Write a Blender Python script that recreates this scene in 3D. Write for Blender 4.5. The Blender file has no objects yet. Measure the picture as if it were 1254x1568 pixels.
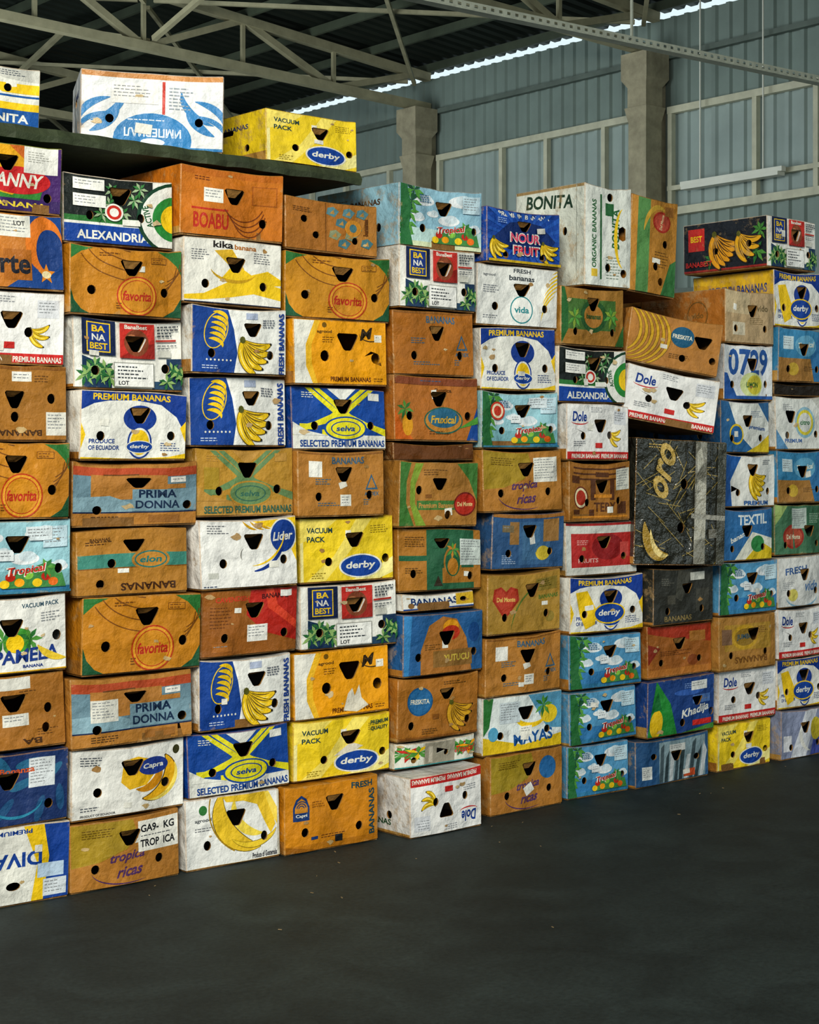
import bpy, math, random
from mathutils import Vector, Matrix
from mathutils.geometry import tessellate_polygon
rnd = random.Random(7)
sc = bpy.context.scene
try:
    sc.view_settings.view_transform = 'Standard'
    sc.view_settings.look = 'Medium High Contrast'
except Exception: pass

# ---------------------------------------------------------------- survey
F=2564.; SV,CV=.649,.760; DC=4.844; EH=1.415; HY=700.; CX=627.
def wx(px,py=0.):
    t=(px-CX)/F
    return (DC+py)*(SV+CV*t)/(CV-SV*t)
def wz(px,y,py=0.):
    t=(px-CX)/F
    return EH+(HY-y)/F*(DC+py)/(CV-SV*t)

# ---------------------------------------------------------------- colours
def lin(h):
    h=h.lstrip('#'); o=[]
    for i in (0,2,4):
        c=int(h[i:i+2],16)/255
        o.append(c/12.92 if c<=.04045 else ((c+.055)/1.055)**2.4)
    return (o[0],o[1],o[2],1.)
WH='#e6e4d8'; KR='#b37d38'; KO='#c08222'; KD='#8f5f2c'; BL='#16489c'; NV='#16294f'; YE='#efc81e'; GO='#f0a512'
RE='#c0301f'; GR='#35783a'; DG='#25593a'; LB='#7fb7cc'; TE='#2f8a90'; BK='#17181a'; GY='#80807a'; SK='#4a90bc'; OR='#e0701c'

# ---------------------------------------------------------------- 2d clip
def clip(p,a,b,c):
    out=[]; n=len(p)
    if n<3: return out
    ds=[a*x+b*y+c for x,y in p]
    for i in range(n):
        j=(i+1)%n; d0,d1=ds[i],ds[j]
        if d0>=0: out.append(p[i])
        if (d0>1e-9 and d1<-1e-9) or (d0<-1e-9 and d1>1e-9):
            t=d0/(d0-d1); out.append((p[i][0]+(p[j][0]-p[i][0])*t,p[i][1]+(p[j][1]-p[i][1])*t))
    return out if len(out)>2 else []
def area(p):
    return .5*sum(p[i][0]*p[(i+1)%len(p)][1]-p[(i+1)%len(p)][0]*p[i][1] for i in range(len(p)))
def bb(p):
    xs=[q[0] for q in p]; ys=[q[1] for q in p]; return min(xs),min(ys),max(xs),max(ys)

_tx={}
def text_polys(s):
    if s in _tx: return _tx[s]
    cu=bpy.data.curves.new('t','FONT'); cu.body=s; cu.size=1; cu.resolution_u=3; cu.offset=.028
    ob=bpy.data.objects.new('t',cu); sc.collection.objects.link(ob)
    dg=bpy.context.evaluated_depsgraph_get(); ev=ob.evaluated_get(dg); me=ev.to_mesh()
    me.calc_loop_triangles()
    vs=[(v.co.x,v.co.y) for v in me.vertices]
    tr=[[vs[i] for i in t.vertices] for t in me.loop_triangles]
    ev.to_mesh_clear(); bpy.data.objects.remove(ob); bpy.data.curves.remove(cu)
    if tr:
        x0=min(q[0] for t in tr for q in t);x1=max(q[0] for t in tr for q in t)
        y0=min(q[1] for t in tr for q in t);y1=max(q[1] for t in tr for q in t)
        o=[]
        for t in tr:
            t=[((x-x0)/(x1-x0)-.5,(y-y0)/(y1-y0)-.5) for x,y in t]
            if area(t)<0: t.reverse()
            o.append(t)
        tr=o
    _tx[s]=tr
    return tr

def rot(p,a,cx=0,cy=0):
    c,s=math.cos(math.radians(a)),math.sin(math.radians(a))
    return [(cx+(x-cx)*c-(y-cy)*s, cy+(x-cx)*s+(y-cy)*c) for x,y in p]

class Cv:
    def __init__(s,bg=WH,W=40.,H=24.5):
        s.W=W;s.H=H;s.items=[];s.holes=[];s.flaps=[];s.bg=bg;s.R(0,0,W,H,bg); s.flip=False
    def add(s,ps,col): s.items.append((ps,col))
    def R(s,x0,y0,x1,y1,col,a=0):
        p=[(x0,y0),(x1,y0),(x1,y1),(x0,y1)]
        if a: p=rot(p,a,(x0+x1)/2,(y0+y1)/2)
        s.add([p],col)
    def E(s,cx,cy,rx,ry,col,a=0,n=28):
        p=[(cx+rx*math.cos(i*2*math.pi/n),cy+ry*math.sin(i*2*math.pi/n)) for i in range(n)]
        if a: p=rot(p,a,cx,cy)
        s.add([p],col)
    def P(s,pts,col):
        tr=tessellate_polygon([[Vector((x,y,0)) for x,y in pts]])
        ps=[]
        for t in tr:
            q=[pts[i] for i in t]
            if area(q)<0: q.reverse()
            ps.append(q)
        s.add(ps,col)
    def T(s,txt,cx,cy,w,h,col,a=0,sh=0):
        c,sn=math.cos(math.radians(a)),math.sin(math.radians(a)); ps=[]
        for t in text_polys(txt):
            q=[]
            for x,y in t:
                x=x*w+sh*y*h; y=y*h
                q.append((cx+x*c-y*sn,cy+x*sn+y*c))
            ps.append(q)
        s.add(ps,col)
    def arc(s,cx,cy,rx,ry,a0,a1,th,col,taper=True,n=16,pw=.7):
        pr=[]
        for i in range(n+1):
            f=i/n; a=math.radians(a0+(a1-a0)*f)
            w=th*(max(0.04,math.sin(math.pi*f))**pw if taper else 1)/2
            ca,sa=math.cos(a),math.sin(a)
            pr.append(((cx+(rx+w)*ca,cy+(ry+w)*sa),(cx+(rx-w)*ca,cy+(ry-w)*sa)))
        ps=[]
        for i in range(n):
            q=[pr[i][0],pr[i+1][0],pr[i+1][1],pr[i][1]]
            if area(q)<0: q.reverse()
            ps.append(q)
        s.add(ps,col)
    def bunch(s,cx,cy,r,a=0,col=YE,line='#4a3a08',n=4,span=84):
        # bananas hanging from one crown and curving out to the right
        ca,sa=math.cos(math.radians(a)),math.sin(math.radians(a))
        sx,sy=-.55*r,.8*r; Sx,Sy=cx+sx*ca-sy*sa,cy+sx*sa+sy*ca
        R=r*1.25
        for i in range(n-1,-1,-1):
            th=-112+i*(66/max(1,n-1))+a; a0=th-90; q=math.radians(a0); sp=span-i*3
            ox,oy=Sx-R*math.cos(q),Sy-R*math.sin(q)
            s.arc(ox,oy,R,R,a0,a0+sp,r*.42,line,pw=.5); s.arc(ox,oy,R,R,a0+2,a0+sp-3,r*.35,col,pw=.5)
            s.arc(ox,oy,R*.93,R*.93,a0+14,a0+sp-14,r*.06,line,pw=.5)
            if col==YE: s.arc(ox,oy,R*1.04,R*1.04,a0+18,a0+sp-18,r*.06,'#fbe988')
            e=math.radians(a0+sp-1); s.E(ox+R*math.cos(e),oy+R*math.sin(e),r*.06,r*.06,'#2a220c',n=6)
        s.E(Sx,Sy,r*.14,r*.16,'#5a5a18',n=8)
    def lines(s,x,y,w,n,col='#4a4f58',dy=.85,h=.34):
        r=random.Random(int(x*31+y*17+n)); ps=[]
        for i in range(n):
            xx=x; ww=w*r.uniform(.55,1); yy=y-i*dy
            while xx<x+ww:
                l=r.uniform(.6,1.6); ps.append([(xx,yy),(min(xx+l,x+ww),yy),(min(xx+l,x+ww),yy+h),(xx,yy+h)]); xx+=l+.35
        s.add(ps,col)
    def label(s,x,y,w,h,col='#eceae2',a=0):
        s.R(x,y,x+w,y+h,col,a)
        if not a: s.lines(x+.6,y+h-1.1,w-1.2,max(1,int((h-1)/1.1)),'#8a8d90',1.05,.3)
    def logo(s,cx,cy,rx,ry,txt,bg=BL,fg=WH,ring=WH,a=0,sh=.15):
        s.E(cx,cy,rx*1.09,ry*1.14,ring,a); s.E(cx,cy,rx,ry,bg,a)
        s.T(txt,cx,cy,rx*1.5,ry*.85,fg,a,sh)
    def palm(s,cx,cy,r,col=GR,seed=1,c2='#5a9a44'):
        q=random.Random(seed)
        for i in range(7):
            a=i*51+q.uniform(-12,12); b=math.radians(a)
            px,py=cx+r*math.cos(b),cy+r*math.sin(b); nx,ny=-math.sin(b)*r*.17,math.cos(b)*r*.17
            mx,my=cx+r*.5*math.cos(b),cy+r*.5*math.sin(b)
            p=[(cx,cy),(mx-nx,my-ny),(px,py-r*.12),(mx+nx,my+ny)]
            s.P(p,col if i%2 else c2)
    def handle(s,x=20,y=17.6,w=1.,h=1.):
        h*=1.2; w*=1.04
        p=[(-1.0,-2.7),(1.0,-2.7),(1.7,-2.2),(3.5,.7),(3.8,1.5),(3.2,2.0),(-3.2,2.0),(-3.8,1.5),(-3.5,.7),(-1.7,-2.2)]
        s.holes.append([(x+a*w,y+b*h) for a,b in p]); s.flaps.append((x,y+2.0*h,3.1*w,3.2*h))
    def vent(s,*pts,r=1.5,ry=1.7):
        for x,y in pts:
            s.holes.append([(x+r*math.cos(i*math.pi/6),y+ry*math.sin(i*math.pi/6)) for i in range(12)])
    def std(s,hx=20,hy=17.6,vy=8.,vx=(8.5,32.)):
        s.handle(hx,hy); s.vent((vx[0],vy),(vx[1],vy+.4))

# ---------------------------------------------------------------- designs (40 x 24.5 cm front)
def d_fav(k=KO):
    c=Cv(k); d='#7d4d14'
    c.P([(0,0),(8,0),(4,2),(1.5,5),(0,10)],DG); c.P([(30,24.5),(40,24.5),(40,15),(38,19),(35,22)],GR)
    c.P([(0,24.5),(0,19),(4,22.5),(9,24.5)],GR); c.P([(40,0),(32,0),(37,3),(40,8)],DG)
    for i in range(4):
        c.arc(22,28+i*1.2,20-i*2.6,15-i*2.4,205,262,.35,d,False)
        c.arc(27,24-i,15-i*1.3,12+i*.7,300,350,.3,d,False)
    c.E(23,7.6,7.3,7.3,'#b4421a'); c.E(23,7.6,6.8,6.8,'#d79a2e'); c.E(23,7.6,6.0,6.0,'#b4421a'); c.E(23,7.6,5.7,5.7,'#c98a24')
    c.T('favorita',23,7.6,10.5,3.6,'#b2301a',0,.1)
    c.R(28,19.6,34,21.8,d); c.R(28.2,19.8,33.8,21.6,k); c.lines(28.6,20.9,4.6,2,d)
    c.lines(10,22.4,7,2,d); c.lines(15.5,4.5,2,3,d)
    c.std(21,18.2,9,(7.5,33.5)); return c
def d_best():
    c=Cv('#e9e8e0')
    c.P([(3,11.5),(3,0),(13.4,0),(13.4,8)],'#1f3c5c'); c.R(34,3,40,11.5,'#1f3c5c'); c.R(28.4,0,40,3.4,'#31506c')
    for i in range(6): c.palm(4.0+i*1.7,4.6+((i*37)%5)*.9,3.9,'#2f6e3c',i,'#8fb06a')
    for i in range(4): c.palm(33.8+i*2.0,3.2+((i*29)%5)*1.1,3.4,'#2f6e3c',i+9,'#8fb06a')
    c.P([(3,12.5),(12,24.5),(3,24.5)],'#16294f'); c.R(2.6,12,14.4,24.5,'#13244c'); c.R(4.2,12.9,12.6,23.2,YE); c.R(4.6,13.3,12.2,22.8,'#1a3a86')
    c.T('BA',8.4,21.0,4.8,2.3,YE); c.T('NA',8.4,18.0,4.8,2.3,WH); c.T('BEST',8.4,15,6.2,2.3,YE)
    c.R(16.0,11.4,29,23.8,'#c8372c'); c.P([(16,11.4),(29,11.4),(29,17),(22,15.5)],'#a02c22'); c.E(22.2,17,4.6,4.8,'#8a4a2c'); c.E(20.4,18.4,2,1.6,'#b8764c'); c.T('BanaBest',22,22.6,8.5,1.5,WH)
    c.R(13.6,1,28.6,9.8,'#9a9a92'); c.R(13.9,1.3,28.3,9.5,'#f4f3ee'); c.lines(15,8.0,11.5,4,'#44494e',1.3,.5); c.T('LOT',17.2,2.5,3.8,1.5,'#33363a')
    c.lines(30,22.6,8.5,4,'#50545a',1.1,.5); c.lines(30,16,8.5,3,'#60646a',1.); c.R(30,12,35,14.4,'#c8c7bd'); c.R(29.4,17.6,37,18.3,'#b83c30')
    c.handle(22,17); c.vent((7.4,6.5),(33.5,8)); return c
def d_prem(y=YE):
    c=Cv('#e8e7df')
    c.P([(0,24.5),(0,17.5),(5,20),(10,21.0),(20,21.4),(30,20),(36,16),(40,9),(40,24.5)],'#173f92')
    c.T('PREMIUM BANANAS',19,22.4,29,2.3,y); c.P([(40,15),(40,6),(37.5,12)],y); c.P([(0,3),(0,14),(2,9)],y)
    c.T('PRODUCE',8,6.8,9.5,1.6,'#26488e'); c.T('OF ECUADOR',8.8,4.5,11.4,1.6,'#26488e'); c.lines(30,6,8,4,'#4a5c88')
    c.P([(0,0),(40,0),(40,2.6),(33,1.2),(20,.6),(0,1.2)],y); c.R(0,0,40,.5,BL)
    c.E(22,15,6.2,4.6,'#173f92'); c.E(22,6.4,4.6,5.8,'#173f92'); c.E(22,6.4,4,5.2,'#e8e7df'); c.E(22,6.4,3.5,4.5,y); c.logo(22,4.8,4.8,2.0,'derby')
    c.std(22,16.4,8.6,(7.5,34)); return c
def d_prem2():
    c=d_prem(); c.P([(3,18),(9,19),(14,10),(13,4),(8,2),(5,8)],YE); c.logo(21,8.5,8,4.2,'derby',BL,WH,YE); return c
def d_prima():
    c=Cv(KR); c.R(0,5.5,40,19.5,'#6f8b98'); c.R(0,19.5,40,22.8,'#b3502c'); c.R(0,5.2,40,5.7,NV)
    c.R(6,10.5,30,20,'#b37d3c'); c.R(10,19.8,21,20.3,'#704820')
    c.P([(0,5.7),(0,11),(12,12),(19,9),(19,5.7)],'#8aa8b4'); c.R(17,14.6,36,16.4,'#b37d3c'); c.R(19,6,40,14.4,'#7c99a6')
    c.T('PRIMA',27,12.6,12,3.2,'#1d3350'); c.T('DONNA',27,8.4,14,3.2,'#1d3350')
    if rnd.random()<.6: c.label(6,9,9,8,'#dcdad0')
    c.lines(6,3.6,12,3,'#5c4020'); c.R(24,1.4,34,4.3,'#9c6a30')
    c.label(31,17,5,2.2,'#e6e4dc')
    c.handle(21,17.2,1,.7); c.vent((8,6.4),(36.5,8)); return c
def d_teal():
    c=Cv('#b37f34'); c.R(0,10.5,40,15.5,'#478a7c'); c.R(0,10.1,40,10.5,'#8a5a20'); c.E(26,13,7,4,'#b37f34'); c.E(26,13,6,3.2,'#2d7a78'); c.E(26,13,5.5,2.7,'#c08a3c'); c.T('elon',26,13,8,2.4,'#2d7a78',0,.2)
    c.T('BANANAS',25,3.2,20,2.8,'#4a2c14',180); c.T('BANANAS',8,21,7,1.2,'#5a3a18'); c.R(14,8.4,18,10,'#f0eee6')
    c.lines(3,20,9,2,'#5a3a18'); c.handle(20,18.6,1,.8); c.vent((8,4.5),(12,12)); return c
def d_capra():
    c=Cv('#e9e8e2'); c.P([(18,20),(23,20.8),(28,19),(29.5,14),(26,10),(20,9),(17,12)],'#e3b51c')
    c.arc(26,14,9,9,-100,40,5.4,'#5a4210'); c.arc(26,14,9,9,-97,37,4.6,'#e8b21c'); c.arc(24.5,15,6.5,6.5,-110,20,3.2,'#c98a10')
    c.arc(28,13.2,9,9,-100,20,1.6,'#f7de6a'); c.E(37,20.8,1.2,1.6,'#3c3a10')
    c.logo(28.5,16.5,5,2.8,'Capra','#27408e',WH,'#27408e'); c.lines(3,21.5,9,4,'#5f646c'); c.lines(3,4,8,2,'#5f646c')
    c.T('PRODUCT OF ECUADOR',9,1.5,12,.8,'#606468')
    c.std(21,17.4,9.3,(9,33)); return c
def d_tropk(k=KR,ol='#a58a2a',lab=True):
    c=Cv(k); c.P([(0,24.5),(0,9),(10,10),(20,13.5),(24,18),(22,24.5)],ol)
    c.lines(4,21.5,12,4,'#6b5312'); c.T('tropica',20,10.5,13,4.2,'#5a3a68',4,.4); c.T('ricas',21,5.4,9,3.8,'#5a3a68',4,.4)
    c.arc(20,7,13,6,190,300,.5,'#5a3a68')
    if lab: c.label(24.5,12,12.5,10,'#e6e4da')
    c.std(21,17.8,7.6); return c
def d_trop_sticker():
    c=d_tropk(lab=False); c.R(24,11.5,39.5,22.8,'#ebe9e0'); c.T('GA9-  KG',31.5,19.8,13,2.8,'#202226'); c.T('TROP  ICA',31.5,14.4,13.4,2.8,'#202226'); c.lines(25,17,12,1,'#606468'); return c
def d_tropblue():
    c=d_tropk('#b07a36','#a08a28',False); c.E(31,17,4.6,4.8,'#2f6fa6'); c.R(18,7,23,11,'#e8e6de',30); return c
def d_alex():
    c=Cv('#e8e7df'); c.R(0,8,32,24.5,'#1e2420'); c.R(0,8,30,10,GR)
    c.R(0,0,40,7,BL); c.T('ALEXANDRIA',17.5,3.4,26,3.2,WH)
    c.E(40,11,14,13,'#16452c'); c.E(40,11,12.6,11.8,'#e8e7df'); c.E(40,11,8.2,8,'#2d8a3c'); c.E(40,11,5,5,YE)
    c.T('ACTIVE',30.0,11.5,8,2.4,'#1a5c30',105)
    for x,y in ((16,15),(21,12),(25,17),(17,20),(27,21),(13,11)): c.palm(x,y,3.2,GR,int(x),'#9ab08a')
    c.label(3,19.2,11,4,'#ecebe4'); c.label(3,13.2,11.5,4.4,'#ecebe4')
    c.E(17.5,12,3.4,3.2,'#e3e2d8'); c.E(17.5,12,2.7,2.6,RE); c.E(17.5,12,1.7,1.6,'#e3e2d8'); c.R(20.5,7.6,27,9.8,'#e3e2d8')
    c.handle(20,18.6,1.05,1.1); c.vent((9,10.3),(27.5,10.6),r=1.3); return c
def d_boa():
    c=Cv('#c4751e'); c.R(0,21.8,40,24.5,'#bb6b1a'); c.T('BOABU',11.5,5.8,13.5,5.6,'#b5301a'); c.R(4,9.6,18,10.3,'#b5301a')
    c.label(8.5,12.6,7.5,5,'#ebe9e0')
    for i in range(4): c.arc(24+i*.8,16-i*.6,9-i*.3,9.5+i*1.2,215,330,.4,'#7a3c0c',False)
    c.R(27.5,13,37.5,20,'#a9601a'); c.R(28,13.4,37,19.6,'#c1731e'); c.lines(5,21,8,2,'#7a3c0c')
    c.handle(20.5,15.6); c.vent((32,6.5)); return c
def d_kika():
    c=Cv('#e9e7de'); c.T('kika',15.5,22.4,8,2.6,'#2a2420'); c.T('banana',24.5,22,9,1.9,'#b06a18')
    c.P([(0,3),(8,4),(18,9),(30,10),(40,8),(40,3.2),(28,5),(18,3),(8,1.6),(0,1.4)],YE)
    c.P([(14,9),(20,16),(27,12),(34,14),(40,11),(40,9),(30,8)],YE); c.P([(12,20),(20,13),(24,14),(19,21)],'#d8b030')
    c.lines(3,19.8,8,5,'#7a7c80'); c.lines(28,20,9,5,'#7a7c80'); c.R(0,0,40,.9,NV)
    c.arc(20,15,10,6,200,330,1.2,'#caa018'); c.std(20.5,15.6,7.6); return c
def d_fresh():
    c=Cv('#e7e7e2'); c.P([(0,0),(17,0),(18.5,8),(17,17),(14.5,24.5),(0,24.5)],'#1d4a98')
    c.P([(15.6,24.5),(18,17),(19.6,8),(18,0),(17,0),(18.5,8),(17,17),(14.5,24.5)],'#f7f6f0')
    c.E(9.8,16.2,4.6,7.2,YE,-20); c.E(9.8,16.2,4.2,6.8,'#1d4a98',-20)
    for i in range(6): c.arc(9.8-1.6+i*.35,10.4+i*2.0,4.2,2.6,-10,110,1.6,YE)
    for i in range(7): c.E(6+i*1.6,5.2,.4,.4,WH,n=8)
    c.lines(4,2.8,9,2,'#c9d4e8'); c.R(22,21,27,23.4,'#a8b2c8')
    c.bunch(25.5,6.6,8.6,4,YE,'#77600c',5); c.lines(29,20.5,6,4,'#6a6e7a')
    c.T('FRESH BANANAS',37.4,11.8,22.5,2.5,'#123f94',90)
    c.handle(25,17.4,.95,.9); c.vent((8,7.6),(32.5,7.6)); return c
def d_sel(b='#1a4fa0',y='#e6dc28',w='#e6e6de',t='#1a4a96'):
    c=Cv(b); c.R(0,0,40,5.8,w)
    c.P([(0,20),(4,24.5),(9,24.5),(30,7),(24,6),(0,6)],b)
    for a in (0,1):
        m=(lambda x:x) if a==0 else (lambda x:40-x)
        for o in (0,3.4):
            c.P([(m(5+o),24.5),(m(7.4+o),24.5),(m(21+o),14),(m(40),8.4-o*.4),(m(40),6.8-o*.4),(m(20+o),12)],y)
    c.P([(20,24.5),(14,24.5),(21,19),(27,24.5)],w); c.R(12,5.8,30,8,y)
    c.E(22,8.5,9.2,4.8,b); c.E(22,8.5,8.4,4.2,y); c.E(22,8.5,6.4,3,t); c.E(22,8.5,5.9,2.6,y); c.T('selva',22,8.5,8,2.2,t,0,.2)
    c.R(3,8,10,10.2,y); c.P([(0,5.8),(0,11),(6,7.5),(14,5.8)],w)
    c.R(32,20,37,23,w); c.lines(4,22,6,3,w)
    c.T('SELECTED PREMIUM BANANAS',21,2.6,36,2.7,t)
    c.std(21,17.6,9.4,(9,33)); return c
def d_selk():
    c=d_sel('#b58a34','#6c8a5c','#b98e44','#3c6a5a'); c.R(3,10,9,18,'#a88a28'); return c
def d_lider():
    c=Cv('#e9e8e4'); c.P([(20,24.5),(30,21),(37,14),(40,8),(40,24.5)],YE); c.E(34,18,6,6.4,WH); c.E(34,18,5.4,5.8,'#1a4494'); c.T('Lider',34,18,8.4,3.2,WH,0,.2)
    for i in range(3): c.arc(30-i*3,30,9,9,220,262,.9,'#d0a010'); 
    c.arc(20,20,15,14,270,352,1.4,'#14398a'); c.arc(20,21,15,13,272,350,.8,YE)
    c.lines(3,22.4,9,4,'#7a7c80'); c.R(3,4,7,6,'#c8c8c0'); c.lines(1,1,9,1,'#40506e')
    c.arc(24,12,8,5,150,200,.4,GY); c.std(21.5,17.2,9.2,(9,34)); return c
def d_cav():
    c=Cv('#985f24'); c.P([(20,24.5),(18,15),(26,8),(40,4),(40,24.5)],'#b32a1c'); c.P([(26,24.5),(27,17),(40,8),(40,11),(31,18),(29,24.5)],'#d4482c')
    c.T('CAVENDISH',12,21,14,1.9,'#c8452a'); c.T('BANANAS',30,21.4,11,1.9,'#4a100c'); c.label(18.5,5,8.5,6.2,'#eceae4'); c.R(32,21,37,23.4,'#e4e2dc')
    c.lines(3,18,9,7,'#6a3c14',1.2,.3); c.label(4,2,8,3,'#a86a2a'); c.std(21.5,17,7,(9,34)); return c
def d_agro():
    c=Cv('#e8e8e4'); c.T('agrood',7.5,16.8,7,1.6,'#555a5e'); c.E(7.5,20.4,1.7,1.7,GR); c.lines(4,14,8,2,'#7a7c80')
    c.arc(32,20,18,15,158,268,7.4,'#6b5a12'); c.arc(32,20,18,15,159,267,6.8,'#e8c232'); c.arc(33,20,13,10.5,165,268,3.6,'#f3d956')
    c.arc(30,20,20,17.5,165,240,.5,'#a8861c',False)
    c.P([(15,24.5),(33,24.5),(36,20),(38,12),(36,9),(33,14),(30,20),(24,22),(17,22)],'#e8c232'); c.P([(33,24.5),(35,24.5),(40,16),(40,10),(37.5,14)],'#f0d358')
    c.arc(28,13,11,7,215,340,2.4,'#7a6412'); c.arc(28,13,11,7,216,339,2.0,'#eccb3a')
    c.T('Produce of Guatemala',33,2,11,2.0,'#3c4048'); c.R(38.8,0,40,24.5,'#c8c4b4'); c.R(0,0,40,.7,'#c09a50')
    c.std(21,16.8,8,(9,33)); return c
def d_collage():
    c=Cv('#a96f2b'); c.R(17,0,17.4,24.5,'#7b4d18'); c.R(30,0,40,24.5,'#b07a36')
    for i,(x,y) in enumerate(((20,20),(24,15),(21,9),(27,20),(25,5),(30,12),(33,20),(35,6),(28,9))):
        c.P([(x-2.6,y-1.2),(x+1,y-2.4),(x+3,y+.6),(x+.5,y+2.6),(x-2,y+1.8)],['#5f8890','#4c7882','#8a9070'][i%3])
        c.P([(x-1.2,y-.8),(x+1,y-1),(x+.6,y+1.2)],'#b58a48')
    c.E(29,13,3.6,4,'#c98a2c'); c.E(29,13,1.6,2,'#4c7882'); c.lines(3,20,10,3,'#7b4d18'); c.T('bananas',34.6,14,8,2.2,'#6b3f14',90)
    c.vent((8,15),(13,8),(30,7)); return c
def d_gold():
    c=Cv('#eda514'); c.P([(0,0),(8,0),(5,7),(5,15),(9,24.5),(0,24.5)],'#eceae0'); c.P([(8,0),(10,0),(7.4,8),(7.4,15),(11.4,24.5),(9,24.5),(5,15),(5,7)],'#f3c030')
    c.T('agrood',13,20,6.4,1.5,'#5a4010'); c.E(13,22.6,1,1,'#7a5a10'); c.T('M',31,19.8,4.6,4.2,'#3a2a10',10,.4); c.arc(33,20,5,3,180,350,.4,'#3a2a10'); c.label(34.5,16.8,3.2,2.8,'#ece8da')
    c.lines(12,17.8,6,3,'#8a5c0c'); c.T('PREMIUM BANANAS',24,2.4,17.5,1.8,'#6a3a0c'); c.lines(34,2.6,4,2,'#8a5c0c')
    c.handle(23,17,1.15,1.15); c.vent((13,11),(35,10.6),r=1.9,ry=2.1); return c
def d_gold2():
    c=d_gold(); c.P([(20,2),(22,8),(24,10),(25,7),(27,11),(28,6),(31,3),(26,1)],'#e0d9c8'); return c
def d_amd(k=KR,lab=True):
    c=Cv(k); b='#456a84'; c.T('BANANAS',23,21.4,15,2.7,b)
    c.P([(31,10),(37,10),(34,16)],b); c.P([(32,10.7),(36,10.7),(34,14.8)],k); c.T('AMDEX',34,8.4,7,1.5,b)
    c.lines(8,14,7,3,b); c.lines(9,5,14,2,b); c.R(29,3,35,7,k); c.lines(30,6,4,3,b)
    if lab: c.R(5,15,11,21,'#e9e7df'); c.label(19,4,5,4.4,'#e2e0d6'); c.R(18.5,11,22,13.5,'#dcd8cc',20)
    c.R(0,23.6,40,24.5,'#96642c'); c.std(21,16.6,7.6,(9.5,33)); return c
def d_derby(side=True):
    c=Cv('#efd02a')
    if side: c.R(0,0,1.6,24.5,'#f2e6a0')
    c.P([(24,24.5),(31,24.5),(22,13),(10,0),(2,0),(14,10)],'#f5e070'); c.P([(0,24.5),(0,15),(8,18),(16,24.5)],'#f5e070'); c.P([(40,16),(40,9),(28,3),(20,0),(32,0),(40,3)],'#f8ec9c')
    c.T('VACUUM',8.4,20,10.5,2.1,'#2a4a4a'); c.T('PACK',6.9,16.6,7.5,2.1,'#2a4a4a'); c.lines(30,21,8,4,'#9a8418'); c.lines(5,3.5,6,3,'#9a8418')
    c.logo(25.5,6,8.6,4.1,'derby'); c.R(19,17.5,21.4,20,'#ece8da'); c.R(0,0,40,.7,'#e0b410')
    c.std(23,16.6,8,(12,36.5)); return c
def d_derbyq():
    c=d_derby(); c.T('QUALITY',35,18.6,8,1.7,'#3a5a4a'); c.T('PREMIUM',35,21.4,8,1.7,'#3a5a4a'); c.P([(16,9),(24,10),(28,12),(23,14)],'#ded6c4'); return c
def d_capri():
    c=Cv('#d08a1c'); c.R(0,0,40,3,'#ba7a18')
    c.P([(3.2,12),(9.8,12),(9.8,17),(8.6,20),(6.5,21.4),(4.4,20),(3.2,17)],'#1d3f78'); c.P([(3.9,12.6),(9.1,12.6),(9.1,16.8),(8,19.3),(6.5,20.3),(5,19.3),(3.9,16.8)],'#c98a2c')
    for i in range(3): c.arc(6.5,16.5,1.1+i*.8,1.1+i*.8,10,170,.35,'#1d3f78',False)
    c.R(3.9,12.6,9.1,15,'#1d3f78'); c.T('Capri',6.5,13.8,4.6,1.5,WH)
    c.T('FRESH',32.4,22.3,9.2,2.3,'#1a4a5a'); c.T('BANANAS',36.7,11.6,17,2.7,'#1a4a5a',90)
    c.R(10.5,4.5,13.5,5.6,'#1d3f78'); c.lines(15,5.4,10,2,'#7a4a10'); c.R(21,2.4,24,5,'#20242a'); c.lines(11,18,6,3,'#9a6210')
    c.P([(0,3),(18,0),(0,0)],'#9c6414'); c.handle(21,17.4,.95); c.vent((8,7.6),(31,7)); return c
def d_sky(v=0):
    c=Cv(['#9ac4d6','#5fa0c8','#9fccd6'][v]); c.R(0,0,40,8,['#c0dcd8','#3f84b8','#86b8c0'][v]); c.R(0,0,40,2.6,'#3a80a8' if v else '#d4ddb8')
    for x,y,r in ((12,19,5),(30,20,6),(24,12,5),(8,12,4),(35,9,4),(16,14,3)): c.E(x,y,r,r*.4,'#e9eef0'); c.E(x+1,y+.8,r*.6,r*.35,'#d4e2e8')
    for i in range(5): c.palm(2+i*1.1,5+i*4.4,5,DG,i)
    c.P([(0,0),(6,0),(4,8),(5,16),(3,24.5),(0,24.5)],'#2c6e3c'); c.label(30,15.5,8.4,7,'#c8e0ea'); c.lines(9,21,8,4,'#3a6f98')
    c.P([(16,2.4),(38,2.4),(36,9),(31,11),(26,8),(19,7)],'#4a8a4a')
    for i,(x,y,k) in enumerate(((19,6,RE),(22,4.2,GO),(25,6.6,'#8ac04a'),(28,4.0,YE),(31,6,RE),(33.5,4.2,OR),(17,3.8,YE))): c.E(x,y,1.7,1.4,k,n=14)
    c.palm(31,9,3.6,GR,5); c.T('Tropical',24,8,13.6,3.8,'#e9e8df',6,.3); c.T('Tropical',24.2,8.1,12.6,3.2,RE,6,.3)
    if v: c.label(15,11.5,5,3.6,'#e8eef0')
    c.std(21.5,17.2,8,(11,35.5)); return c
def d_sun():
    c=d_sky(2); c.R(0,0,40,1.4,'#3f7f9a'); c.E(8,16.5,3.8,4,'#d0452c'); c.E(8,16.5,3,3.2,'#f0e0c0'); c.E(8,16.5,2,2.2,'#d0452c'); c.label(24,18,9,4.6,'#dce6ea'); return c
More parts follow.
